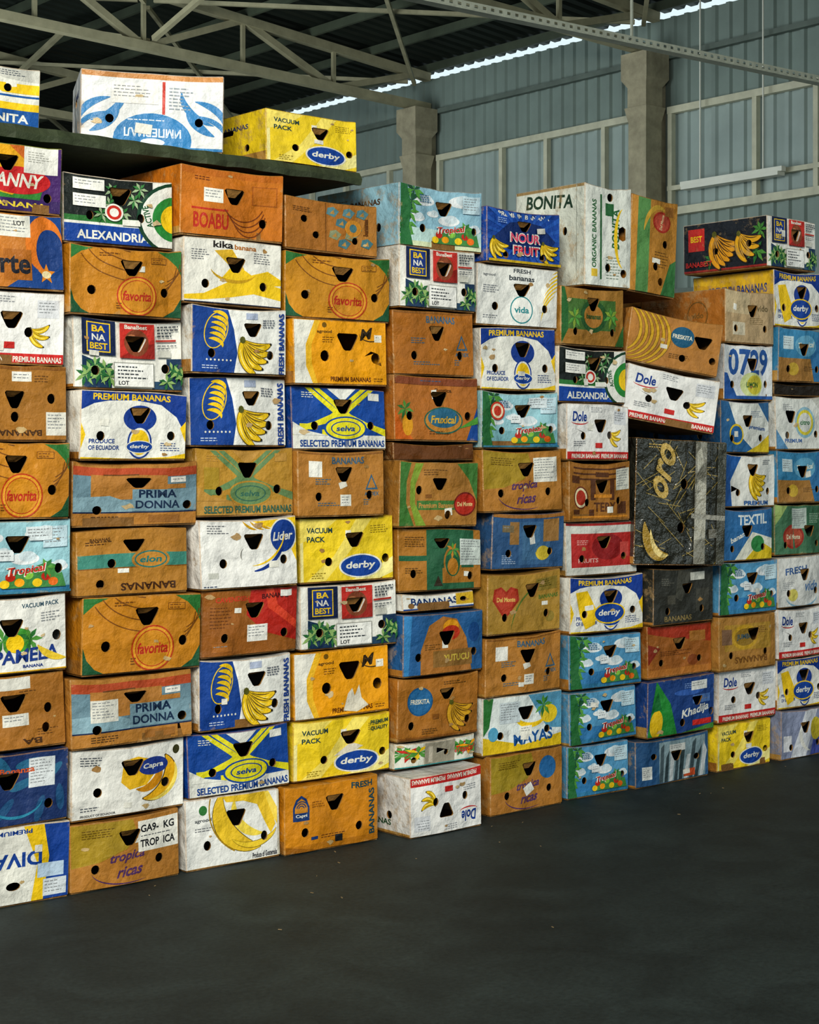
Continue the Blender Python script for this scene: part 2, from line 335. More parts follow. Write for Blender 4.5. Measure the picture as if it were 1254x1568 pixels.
def d_frux():
    c=Cv('#b87430'); c.P([(34,0),(40,0),(40,14)],'#1d4f9a'); c.P([(0,0),(9,0),(3,7),(0,13)],'#d06a1c'); c.E(6,6,2.4,4,'#e0a020'); c.palm(5,12,4,GR,3)
    c.E(23,8,9.4,5.2,'#2f6a5c'); c.E(23,8,8.8,4.6,'#c58a3a'); c.E(23,9,7.6,3.8,'#356f8c'); c.T('Fruxical',23,8.4,12,3,'#e0b23c',0,.2); c.lines(16,3.6,13,2,'#6b4418')
    c.R(0,21.4,40,24.5,'#8a4c2c'); c.lines(12,22.8,16,1,'#3c5a7c'); c.T('Exotica',23,19.6,8,1.4,'#6b4418'); c.P([(30,5),(40,10),(40,7)],'#5aa040')
    c.std(21,16.6,9.5,(7,35)); return c
def d_greenk(red=True):
    c=Cv('#ab7a38'); c.P([(0,0),(0,24.5),(6,24.5),(3.6,17),(3.6,9),(8,0)],'#4a7d3c'); c.P([(40,24.5),(28,24.5),(35,18),(40,9)],'#4a7d3c'); c.R(9,6.5,28,10,'#4c7a3a'); c.T('Premium Bananas',18.5,8.2,17,2,'#c08c48')
    c.P([(8,24.5),(12,24.5),(8,16),(8,9),(14,0),(9,0),(5.5,9),(5.5,17)],'#86a03c')
    if red: c.E(33,8.6,6,4.6,'#7a2014'); c.E(33,8.6,5.4,4,'#b5301c'); c.T('Del Monte',33,8.6,8.4,1.7,'#e0c48a')
    c.lines(12,21.4,12,3,'#6f4c1c'); c.R(13,11,16,12.4,'#8a5c28'); c.handle(20,16.6,.9,.8); c.vent((10,14),(24,4.6)); return c
def d_greenk2():
    c=Cv('#b07a30'); c.R(13,0,36,24.5,'#33694a'); c.R(0,12,13,14,'#2d6a4a'); c.R(20,3,40,9,'#b07a30'); c.E(25,11,4.4,6.4,'#b07a30'); c.E(25,11,3.6,5.4,'#2d6a4a'); c.E(25,9.5,2.6,3.4,'#c4862e'); c.palm(25,16,3.6,'#c4862e',2)
    c.label(28.5,10,12,10.6,'#cdd6d0'); c.P([(16,2),(20,2),(18,6)],'#3a3020'); c.lines(3,21,9,5,'#6f4c1c'); c.lines(3,9,9,3,'#6f4c1c'); c.handle(20,19,.9,.7); c.vent((7,7),(34,5.6)); return c
def d_strip():
    c=Cv('#e4e3dc'); c.R(0,0,40,4,'#2a4f94'); c.T('BANANAS',18,14,26,11,'#203c70'); c.R(30,6,40,24.5,'#d9b22a'); c.vent((5,8),(34,14),r=1.8,ry=4); return c
def d_tutty():
    c=Cv('#2f6498'); c.P([(8,0),(34,0),(31,14),(26,22),(19,23.5),(12,20),(8,10)],'#ad7434'); c.P([(0,24.5),(0,0),(2.5,0),(4,24.5)],'#3f86bc')
    c.E(23,19,4,3,'#e8a21c'); c.E(23,16.6,4.6,3,'#c03c20'); c.R(14,3,34,9.6,'#8f6a34'); c.T('YUTUCU',26,6.4,13,2.8,'#c9b24a'); c.lines(10,12,8,3,'#6f4c1c'); c.E(35,16,3,4,'#1c4c84')
    c.std(21,15,7.6,(7,35)); return c
def d_fresk():
    c=Cv('#ab722c'); c.E(11,15.5,6.2,5.8,'#1f5c8c'); c.E(11,15.5,5.5,5.1,'#2d6c9c'); c.T('FRESKITA',11,15.5,9.2,2,'#e0d9c4')
    c.bunch(30,8,7.6,0,'#cf9f24','#6a4a10',5)
    c.lines(22,22.4,12,2,'#6f4c1c'); c.lines(12,4,8,3,'#6f4c1c'); c.R(0,0,40,1.4,'#8a5820'); c.R(17,8,20,10,'#8a5820'); c.handle(24,18,.9,.8); c.vent((7,6),(34,6.5)); return c
def d_freskleft():
    c=Cv('#b37d3c'); 
    for i in range(6): c.arc(-4+i*1.0,15-i*.2,9+i*1.5,11+i*.9,-85,85,1.6,'#6a5210'); c.arc(-4+i*1.,15-i*.2,9+i*1.5,11+i*.9,-84,84,1.2,'#d0a428')
    c.E(23,16,5,5,'#1f5c7c'); c.T('FRESKITA',23,16,8.6,2.1,'#e0d9c4'); c.handle(32,15,1,1); c.R(14,9,17,11,'#d8d4c8'); c.lines(18,7,10,3,'#6f4c1c'); c.vent((24,6),(37,7)); return c
def d_fruitstrip():
    c=Cv('#dcdcd0')
    for i,(x,k) in enumerate(((3,GR),(7,RE),(11,YE),(30,RE),(33,GR),(37,GO))): c.palm(x,15,8,k,i)
    c.R(14,0,29,24.5,'#9a9484'); c.R(16,4,18,20,'#c0b8a8'); c.R(0,0,40,2.5,TE); c.T('Tropical',34,12,10,8,RE,0,.2); c.vent((9,8),(25,12),r=1.3,ry=3); return c
def d_dole(flip=False,lg=True):
    c=Cv('#e8e7e4'); c.R(0,0,40,3.8,'#c42a26'); c.T('PREMIUM BANANAS  PREMIUM BANANAS',21,1.9,36,1.9,WH)
    c.T('Dole',8,19,8.6,4.4,'#1a3f8e',0,.1); c.arc(8,17,5.4,1.4,190,350,.5,'#c42a26'); c.lines(15,22.6,8,3,'#9a9ca0'); c.label(30,16,8,6,'#d4d6da')
    c.bunch(31,9.5,4.6,20,YE,'#7a640e',3); c.lines(4,8,8,3,'#9a9ca0')
    if lg: c.R(17.5,5.4,22,7.6,'#c8302a')
    c.std(21,15.4,10.6,(10,27)); c.flip=flip; return c
def d_nour():
    c=Cv('#1f50a8'); c.R(0,22,40,24.5,'#16418f'); c.T('PREMIUM BANANA',20,22.5,28,2.0,WH); 
    for i in range(24): c.P([(20,12),(20+26*math.cos(i*.2618),12+20*math.sin(i*.2618)),(20+26*math.cos(i*.2618+.11),12+20*math.sin(i*.2618+.11))],'#2a60b8')
    c.P([(4,12),(12,19),(20,20.5),(29,19),(37,12),(33,7),(8,7)],'#10306e')
    c.bunch(5.5,6,5.8,-10,YE,'#5a4a0c',4); c.bunch(33,6,6,0,YE,'#5a4a0c',4)
    c.T('NOUR',20,12.4,17,5,WH); c.T('NOUR',20,12.4,15.8,4.0,'#e45a78'); c.T('FRUIT',20.5,6.6,15,4.8,WH); c.T('FRUIT',20.5,6.6,13.8,3.8,'#d83a50')
    c.R(0,0,40,1.8,'#c9a81c'); c.lines(5,20,6,3,'#a8c0e8')
    c.handle(20,18.2,1,.85); c.vent((10,4),(30,4.2)); return c
def d_vida():
    c=Cv('#e9e9e4'); c.T('FRESH',21.5,22.6,8,1.7,'#40464c'); c.T('bananas',21.5,19.8,12,2.2,'#40464c'); c.T('agrood',6,20.4,6,1.4,'#707478')
    c.E(21.5,7,5.4,5.6,TE); c.E(21.5,7,4.9,5.1,'#e9e9e4'); c.T('vida',21.5,7,7,2.6,TE)
    for i in range(7): c.arc(46,1+i*1.5,15+i*.2,15,120-i*7,172-i*8,.7,YE)
    c.lines(3,16,8,4,'#90949a'); c.lines(3,4,9,2,'#90949a'); c.handle(21.5,15.3,1,.9); c.vent((9,8),(33,8)); return c
def d_bluek():
    c=Cv('#355a84'); c.R(14,2,32,21,'#436a92'); c.R(16,4,26,19,'#4c7498'); c.R(9,11,14,21,'#9b7440'); c.R(28,12,37,22,'#9b7440'); c.E(28,7,4,3.2,'#c9b23a'); c.arc(28,9,4.6,4.6,200,300,1.4,'#d8c044'); c.R(20,11,23,16,'#e0dfd8',10)
    c.R(0,22.6,40,24.5,'#a06e34'); c.lines(5,6,8,5,'#a8b8cc'); c.label(5,16.4,6,3,'#7a6c50'); c.std(20,17.2,7.2); return c
def d_heart():
    c=Cv('#a8803a'); c.R(0,0,40,24.5,'#a98538'); c.P([(9,6),(2.6,14),(3.4,18.6),(7,19.6),(9.6,17.6),(12,19.6),(15.8,18.6),(16.6,14)],'#a8341c'); c.P([(9.4,7.4),(3.8,14),(4.4,17.8),(7,18.6),(9.6,16.4),(12,18.6),(14.8,17.8),(15.4,14)],'#b8442c'); c.T('Del Monte',9.6,14.4,9.8,1.9,'#e0c06a')
    c.arc(32,-2,20,22,95,170,.7,'#5c7a30'); c.R(26,17,38,22,'#8f7a34'); c.T('BANANAS',33,14.4,11,1.7,'#5c7a30'); c.lines(27,21,9,4,'#5c5420'); c.E(34,6,2.6,2.2,'#8f7a34'); c.std(24,18,7,(9,32)); return c
def d_mayas():
    c=Cv('#dfe6e4'); c.P([(0,0),(40,0),(40,6),(20,3),(0,8)],'#e2c021'); c.T('MAYAS',25,5.8,20,5,'#1d5a9a',3); c.P([(22,24.5),(40,24.5),(40,8),(32,9)],'#5f9cbc'); c.arc(24,18,9,7,180,330,2.2,YE); c.E(33,15,4.4,4,'#e8ca2c'); c.palm(30,19,5,GR,2)
    c.label(8,13,10,9,'#c8d2d6'); c.E(5,9,2.4,3,'#5aa0c0'); c.P([(0,24.5),(5,24.5),(3,12),(0,8)],GR); c.label(18,7,6,4,'#e8e6da'); c.std(21,17,8); return c
def d_redw():
    c=Cv('#cfd0c8'); c.R(3,4,37,19.4,'#b3302c'); c.E(23,13,9,6,'#8f1f20'); c.lines(6,16,7,3,'#e0b0a8'); c.R(0,0,40,2,'#d7d6cf'); c.T('FRUITS',12,7,11,2,'#d8a8a0'); c.R(0,23,40,24.5,'#b3302c'); c.R(30,8,35,15,'#c25048'); c.std(21,15.6,8); return c
def d_tero():
    c=Cv('#9c6a2a'); c.E(8,10,4.6,4.8,'#6a2c14'); c.E(8,10,4,4.2,'#d8cda8'); c.E(8,10,3,3.2,'#a8341c'); c.T('TERY',23,6,14,4,'#5a3418')
    for i in range(3): c.R(3,22-i*2.2,37,22.7-i*2.2,'#5a3418')
    for x,y,w,h in ((14,9,3,9),(26,9,3,9),(2,16,5,3),(3,3,4,2),(31,3,6,5),(13,2,3,3),(17,19,8,2)): c.R(x,y,x+w,y+h,'#5a3418')
    c.label(30,13,9,9,'#cfcfc4'); c.R(16,10,27,11.5,'#c8862c'); c.R(2,1.4,38,2.3,'#c8862c'); c.std(21,15.4,8,(12,32)); return c
def d_dark():
    c=Cv('#3a3a34'); c.T('BANANAS',16,2.6,18,2.4,'#8f7c50'); c.R(9,9,14,13,'#55534a'); c.P([(16,24.5),(26,24.5),(18,10),(14,12)],'#525148'); c.R(24,19,34,22.6,'#c8c8be'); c.lines(5,20,8,4,'#6c6a60'); c.R(28,5,37,15,'#4c4b43'); c.handle(22,16,.9,.8); c.vent((9,6),(32,6)); return c
def d_redk():
    c=Cv('#a5672c'); c.P([(0,24.5),(0,21),(40,15),(40,24.5)],'#a83c24'); c.R(0,0,40,4,'#b87834'); c.lines(8,12,20,3,'#6b3c18'); c.R(26,16,36,21,'#b07838'); c.E(28,7,3.4,2.6,'#8a4a20'); c.P([(0,6),(8,14),(0,16)],'#8f3420'); c.std(20,16,7); return c
def d_khad():
    c=Cv('#264a88'); c.P([(0,0),(5,24.5),(13,14),(17,0)],'#2c8a3c'); c.E(5,6,3.6,6,'#d8b41c',-8); c.P([(2,11),(6,20),(8,12)],'#1c6a34'); c.T('Khadija',28,9.2,17,4.6,'#e4e4dc',8,.3); c.E(24,18,9,1.4,'#3c68b4'); c.lines(21,21.5,14,3,'#88a4d4')
    c.P([(14,0),(40,3),(40,0)],'#4c8a3c'); c.R(26,3,38,5.4,'#c8302a'); c.label(26,12.6,11,3.6,'#5a80bc'); c.label(25,18.5,10,4,'#dfe0dc'); c.handle(29,14,.8,.7); c.vent((20,5),(38,8)); return c
def d_photo():
    c=Cv('#3a6288'); c.R(0,0,10,24.5,'#2c5680'); c.R(12,1,38,23,'#8aa0a8')
    for i in range(9): c.P([(12+i*2.8,1),(14+i*2.8,1),(15+i*3,22-(i%3)*4),(13+i*3,20-(i%2)*6)],['#4a5a60','#38484c','#c8ced0'][i%3])
    c.label(3,4,5,7,'#d8dad6'); c.label(18,17,9,4,'#d4d6d2'); c.R(26,2,32,6,'#c0542c'); c.vent((9,16),(33,12)); c.handle(22,15,.8); return c
def d_0729():
    c=Cv('#dfe2e4'); c.T('0729',20,17,32,12,'#2f5fa4',0); c.E(22,7,9,5.6,'#d8e2a4'); c.E(24,7,6,4.4,'#d6ca48'); c.P([(0,0),(12,0),(3,12),(0,12)],'#2f5fa4'); c.R(0,0,40,2,'#2f5fa4'); c.T('LIMON',22,7,9,2.4,'#2c6a3c'); c.std(22,16.5,7,(7,34)); return c
def d_bw():
    c=Cv('#356c9c'); c.P([(6,24.5),(30,24.5),(40,14),(40,0),(28,0),(14,9)],'#e0e2dc'); c.P([(18,0),(40,0),(40,9),(30,4)],'#e0c42c'); c.lines(24,20,10,4,'#7a8aa0'); c.E(12,9,5.4,5,'#dfc030'); c.E(12,9,4.4,4,'#2f6ca8'); c.T('premium',29,12,14,2.4,'#2a5a9c',-6); c.std(21,16,7); return c
def d_swban():
    c=Cv('#e4e4de'); c.P([(0,24.5),(0,0),(6,0),(4,12),(12,24.5)],'#2c66ac'); c.bunch(24,10,8.6,0,YE,'#8a700c',5); c.lines(28,22,9,3,'#8a8c90'); c.T('PREMIUM',24,2,20,2,'#2c66ac'); c.std(20,18.4,7,(10,34)); return c
def d_textil():
    c=Cv('#3a74a8'); c.T('TEXTIL',24,20,22,5,'#dfe4e4'); c.P([(10,0),(24,14),(40,10),(40,0)],'#e2e2d4'); c.P([(18,0),(30,9),(40,5),(40,0)],'#dcc028'); c.E(28,8,5,4,'#3a8a4c'); c.T('banana',14,12,14,2.6,'#e8e8e0',20,.2); c.std(20,15,6); return c
def d_blkraft():
    c=Cv('#3f86ae'); c.R(0,0,30,11,'#a97c40'); c.P([(30,0),(40,0),(40,24.5),(34,24.5),(26,11)],'#3a78a8'); c.E(22,17,9,5,'#6aa6c4'); c.T('Tropical',22,17,14,3.4,'#d8dcd0',4,.3); c.label(4,15,8,6,'#c4d4d8'); c.E(12,6,4,3,'#c8a83c'); c.lines(20,7,10,3,'#6a4a20'); c.std(20,15.6,6); return c
def d_kyel():
    c=Cv('#b18240'); c.R(4,9,36,21,'#b8913c'); c.E(18,15,9,5.6,'#c8a030'); c.E(18,15,7,4,'#9a7a2c'); c.T('JUMBO',18,15,11,3,'#3a5a6c'); c.T('BANANAS',22,4.6,22,3,'#7a5220',180); c.R(2,12,9,19,'#8a6a50'); c.lines(27,19,8,4,'#7a5220'); c.std(24,16.4,7); return c
def d_lemon():
    c=Cv('#dfe0da'); c.E(24,13,8.4,7.4,'#9ac0d0'); c.E(24,13,7,6,'#e2d24a'); c.E(24,13,5.4,4.6,'#dfe0da'); c.T('citro',24,13,8,2.2,'#3a7a4c'); c.P([(0,0),(0,10),(10,0)],'#6a9ac0'); c.P([(40,24.5),(30,24.5),(40,16)],'#c8c8c0'); c.lines(6,21,9,4,'#9a9ca0'); c.T('PREMIUM',14,4.4,14,1.8,'#5a7ab0'); c.std(12,16,7,(9,33)); return c
def d_tom():
    c=Cv('#4f7a5c'); c.E(15,9,9,6,'#9c3428'); c.E(15,9,7.6,4.8,'#b0543c'); c.T('Del Monte',15,9,12,2.4,'#dcd4b8'); c.label(14,13,12,10,'#b8c4bc'); c.R(26,0,40,24.5,'#3f6c50'); c.P([(0,24.5),(0,14),(10,24.5)],'#9ab06c'); c.lines(28,20,9,6,'#a8bca8'); c.std(28,12,5,(8,34)); return c
def d_whitex():
    c=Cv('#dcdcd8'); c.T('FRESH',15,18,18,3.4,'#4a6a9c',4); c.T('vida',28,10,12,5,'#6a8ab4',0,.3); c.lines(4,12,11,5,'#9a9ca0'); c.arc(20,6,14,6,190,350,1.2,'#8ab0c8'); c.E(12,6,4,3,'#d8cc6c'); c.std(22,16,7); return c
def d_purple():
    c=Cv('#8c93ac'); c.P([(8,0),(20,24.5),(32,24.5),(20,0)],'#d4d6dc'); c.P([(24,0),(32,18),(40,20),(40,0)],'#4a55a0'); c.arc(26,12,10,9,120,260,2.6,'#e4e2da'); c.E(30,14,5,6,'#c9b83c'); c.R(2,4,9,12,'#dcdce0'); c.std(20,16,6); return c
def d_green():
    c=Cv('#a57834'); c.P([(0,0),(6,10),(2,24.5),(0,24.5)],'#2f6a34'); c.R(4,7,34,20,'#4c7236'); c.E(20,13,8.4,7,'#2c5a2c'); c.E(20,13,6,5,'#b07c34'); c.palm(8,12,5,'#86a03c',2); c.palm(31,13,5,'#86a03c',4); c.T('bananas',20,13,9,2.2,'#2c5a2c'); c.P([(40,0),(33,0),(40,10)],'#2f6a34'); c.std(20,18.6,6); return c
def d_banny():
    c=Cv('#3f8a3a'); c.P([(24,24.5),(40,24.5),(40,0),(31,0),(34,12)],'#4c2a6c'); c.R(0,0,40,5,'#3c2460'); c.T('BANANA',24,2.8,22,2,'#e0c83c'); c.P([(14,24.5),(26,24.5),(32,14),(22,6),(10,8)],'#e4a81c'); c.E(24,11.5,12,5,'#c8282a'); c.T('BANNY',23,11.5,20,5,WH,0,.2); c.P([(20,24.5),(30,16),(34,20),(30,24.5)],'#d0702a')
    c.R(26,14.5,38.4,24.2,'#e6e5de'); c.lines(27.5,22,9,5,'#a8a8a0'); c.handle(20,18); c.vent((35,6)); return c
def d_arte():
    c=Cv('#b8742a'); c.P([(18,0),(40,0),(40,24.5),(26,24.5),(30,14),(26,5)],'#1f4a8c'); c.E(33,15,7,9,'#d87a24'); c.E(35,13,5,7,'#1c3f7c'); c.label(15,17,13,7,'#dddcd2'); c.T('LOT',24,21.5,4,1.6,'#444444'); c.P([(18,3),(28,3),(28,13),(18,13)],'#a8661c'); c.T('arte',20,8,15,6,'#22222c')
    p=[(33.5+(3.4 if i%2==0 else 1.5)*math.cos(math.radians(90+36*i)),5.4+(3.4 if i%2==0 else 1.5)*math.sin(math.radians(90+36*i))) for i in range(10)]; c.P(p,'#e08a24'); c.E(33.5,5.2,1.8,1.2,'#f0dfb0'); c.vent((9,9)); return c
def d_kraftlab():
    c=Cv('#a9752f'); c.label(20,19.5,7,3.2,'#e9e7de'); c.label(32,2,8,7.6,'#e4e2d8'); c.T('BANANAS',22,2.8,17,2,'#4c3014',180); c.lines(28,21,8,3,'#6f4a1c'); c.R(0,23.3,40,24.5,'#8f5d24'); c.vent((21,8),(34,14),r=1.5); c.handle(21,14,.9); return c
def d_amela():
    c=Cv('#e7e6e0'); c.T('VACUUM PACK',31,22,13,1.5,'#3a5a6c'); c.E(23,11,5,4,'#4a9a3c'); c.palm(18,11,5,GR,3); c.palm(27,11,4.6,GR,6); c.E(22,10,3,3,YE); c.T('PAMELA',26,6,22,4.4,'#22418c',3,.1); c.T('BANANA',28,2.4,7,1,'#22418c'); c.lines(31,19,7,4,'#9a9c9e'); c.arc(40,14,12,10,210,268,2.4,'#e6c53a'); c.R(0,0,40,1,'#d8a81c'); c.handle(21,15.5); c.vent((36.5,11.5)); return c
def d_kplain():
    c=Cv('#a8722f'); c.R(14,20,28,24,'#dddbd2'); c.label(18,8,9,4,'#e6e4da'); c.T('BA',28,2.6,7,2,'#4c3014',180); c.lines(30,6,8,3,'#70491c'); c.lines(24,19,6,2,'#70491c'); c.handle(22,16,1.1,1); c.vent((34,13),(33,6.5),r=1.4,ry=1.7); return c
def d_leaf():
    c=Cv('#22396a')
    for i,(x,y,a) in enumerate(((18,6,50),(24,14,20),(30,5,75),(34,17,40),(12,16,60),(26,21,10),(37,8,95),(18,20,120))): c.E(x,y,4.6,1.5,'#2f6a8c' if i%2 else '#275680',a)
    c.label(26,12.5,9,10,'#d4d9dc'); c.T('Bonanza',22,19,12,2,'#c85a2c'); c.arc(22,9,9,6,180,350,1,'#2f86a4'); c.std(19,16,6,(8,33)); return c
def d_diva():
    c=Cv('#e6e5dc'); c.P([(24,24.5),(31,24.5),(33,14),(31,0),(27,0),(29,12)],YE); c.P([(31,24.5),(40,24.5),(40,0),(31,0),(33,14)],'#1d4898'); c.T('PREMIUM BANANAS',14,22.6,26,1.4,'#1d4898',180); c.T('DIVA',22,14,17,4.6,'#1d4898',180); c.label(31,1.5,8,5.4,'#cfd6dc'); c.R(29,7.5,38,12,'#b8cce0'); c.lines(6,6,10,3,'#5a6a90'); c.vent((21,6),r=2.4,ry=1.3); return c
def d_bltop():
    c=Cv('#e2e2d8'); c.R(0,0,40,7,'#1e5aa0'); c.R(0,7,40,10,YE); c.T('BONITA',26,3.5,20,3.6,WH); c.P([(16,24.5),(40,24.5),(40,19),(26,20)],'#c8c8c0'); c.P([(20,18),(40,18),(40,14),(26,14)],YE); c.R(20,12.4,40,13.2,'#1e5aa0'); c.lines(24,23,12,3,'#5a6068'); c.vent((8,14),(28,16)); return c
def d_imper():
    c=Cv('#dfe0e0'); b='#3a84bc'
    c.R(0,22.6,40,24.5,'#c58a50'); c.E(20,3.4,11,8.4,b); c.T('ИМПЕРИАЛ',20,5.6,16,2.8,'#dfe6ec',180); c.R(0,0,40,1.4,b)
    c.lines(13,9.4,13,1,'#dfe6ec'); c.E(20,2.6,3.4,1.2,'#dfe6ec')
    for s in (1,-1):
        c.arc(20+s*24,15,14,11,180 if s>0 else 0,(180+62) if s>0 else -62,3.0,b)
        c.arc(20+s*22,19,14,11,180 if s>0 else 0,(180+70) if s>0 else -70,2.2,b)
        c.arc(20+s*9,9,11,7.5,0 if s>0 else 180,75 if s>0 else 105,2.2,b)
        c.arc(20+s*8,6,12,6,0 if s>0 else 180,70 if s>0 else 110,1.6,b)
    c.R(22.6,11.6,23.4,22,'#c8463a'); c.label(8.5,14.6,13,6.4,'#e9e7e2'); c.lines(24.5,20,7,7,'#9aa4ac',1.1); c.vent((8,9.5),(33,9.5),r=1.2,ry=1.4); return c
def d_bonF():   # upright front 26 x 44
    c=Cv('#dfe2da',24.5,40.); g='#2f6a3c'; c.T('ORGANIC BANANAS',4.4,21,27,2.2,g,90); c.R(7.5,3,8.5,37,g); c.T('BONITA',16,24,16,3.8,g,90,.2); c.R(10.5,29,15,34,g); c.lines(11,12,9,8,'#7a8a7c',1.2); c.arc(20,20,4,12,100,260,1.6,YE); c.R(3,4,6,7,'#d8b83c')
    c.vent((13,36.5),(12,8),(20,6)); c.holes.append([(17.5,20),(19.5,19),(21,19.6),(21,24),(19.5,25),(17.5,24)]); return c
def d_bonL():
    c=Cv('#d9dccf',50,40); c.T('BONITA',25,34.2,34,5.4,'#24402c',-3,.1); c.R(0,38.6,50,40,'#a58a5c'); c.R(44,0,44.5,40,'#b0b4a8'); c.vent((20,20),(36,22)); return c
def d_dmF():
    c=Cv('#b37f32',24.5,40.); c.R(3,0,9,40,'#5a8a4e'); c.P([(0,0),(3,0),(3,40),(0,40)],'#c08a3a'); c.P([(24.5,0),(16,0),(21,14),(24.5,16)],'#3c7440'); c.arc(14,24,8,13,60,170,2.2,'#c9a23c'); c.E(15.5,31,5,4.4,'#a8321e'); c.E(15.5,31,4.2,3.6,'#b8503c'); c.T('Del Monte',15.5,31,6.6,1.4,'#e0c89a',80)
    c.lines(12,18,9,6,'#6f4c1c',1.2); c.vent((13,12),(18,22),(16,6)); c.R(17,34,22,38,'#96652a'); return c
def d_dmL():
    c=Cv('#a8702a',50,40); c.R(30,0,36,40,'#4a7f4a'); c.vent((20,20)); return c
def d_oro():
    c=Cv('#3c3c34',40,40); g='#c4a658'
    for i in range(44):
        q=random.Random(i); x,y=q.uniform(1,39),q.uniform(2,38); a=q.uniform(-60,70); l=q.uniform(5,15)
        c.R(x-l/2,y-.12,x+l/2,y+.12,'#a8924e',a)
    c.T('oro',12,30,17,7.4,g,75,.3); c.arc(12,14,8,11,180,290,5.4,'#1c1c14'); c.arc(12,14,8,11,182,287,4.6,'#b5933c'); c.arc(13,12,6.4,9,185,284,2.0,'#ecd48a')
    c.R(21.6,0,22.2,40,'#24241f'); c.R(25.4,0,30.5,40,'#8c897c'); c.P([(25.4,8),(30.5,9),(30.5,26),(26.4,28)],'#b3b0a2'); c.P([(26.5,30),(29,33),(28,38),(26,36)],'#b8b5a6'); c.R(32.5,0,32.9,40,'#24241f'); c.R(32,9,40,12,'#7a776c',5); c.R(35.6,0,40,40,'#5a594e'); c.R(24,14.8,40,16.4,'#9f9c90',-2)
    c.lines(5,38,10,2,g); c.vent((21,26),(20,12)); return c
def d_bbL():
    c=Cv('#20242c',50,24.5); c.R(0,0,50,1.6,'#a03028'); c.R(3,11,13,22,'#c8332c'); c.T('BEST',8,17,7,3,YE); c.palm(17,6,5,GR,4); c.palm(46,18,5,'#4a8a3c',6); c.palm(44,8,6,GR,1)
    c.bunch(24,9,10.5,-8,'#e8a41c','#5a3a0c',6); c.bunch(39,10,9,0,'#e8b020','#5a3a0c',4); c.T('BANABEST',10,4.4,16,2.6,'#c8332c'); c.vent((20,10),(40,12)); return c
def d_pbL():
    c=Cv('#dcaa1c',50,24.5); c.P([(0,24.5),(50,24.5),(50,12),(30,18),(0,21)],'#e8bc24'); c.T('PREMIUM BANANAS',28,17,36,4,'#1d3f8c'); c.R(0,0,50,6,'#1d4898'); c.vent((14,9),(40,10)); return c
def d_vidoL():
    c=Cv('#ab6f2e',50,24.5); c.E(34,13,6,6.4,'#7a5a2a'); c.E(34,13,5.4,5.8,'#ab6f2e'); c.T('vido',34,13,7,2.6,'#7a5a2a'); c.lines(6,20,12,4,'#7a4a18'); c.vent((20,8),(42,6)); return c
def d_vidoF():
    c=Cv('#c0a680'); c.R(0,14,20,24.5,'#ccb894'); c.T('vido',30,17,9,3,'#7a6a4a'); c.R(6,4,16,10,'#d8cdb4'); c.lines(20,12,14,4,'#8a744c'); c.std(22,16,7); return c

def side_cv(bg,seed,L=50.):
    c=Cv(bg,L,24.5); r=random.Random(seed)
    c.R(0,0,L,r.choice((1.6,3,5)),r.choice((KR,bg,'#b98f4a'))); c.lines(6,20,14,4,'#6a5a44'); c.T('BANANAS',30,r.choice((5,18)),18,2.4,r.choice(('#26407a','#5a3a18','#2c5a38')))
    c.holes.append([(L/2-4,15.4),(L/2+4,15.4),(L/2+4.6,16.6),(L/2+4,17.8),(L/2-4,17.8),(L/2-4.6,16.6)]); c.vent((12,8),(38,8)); return c

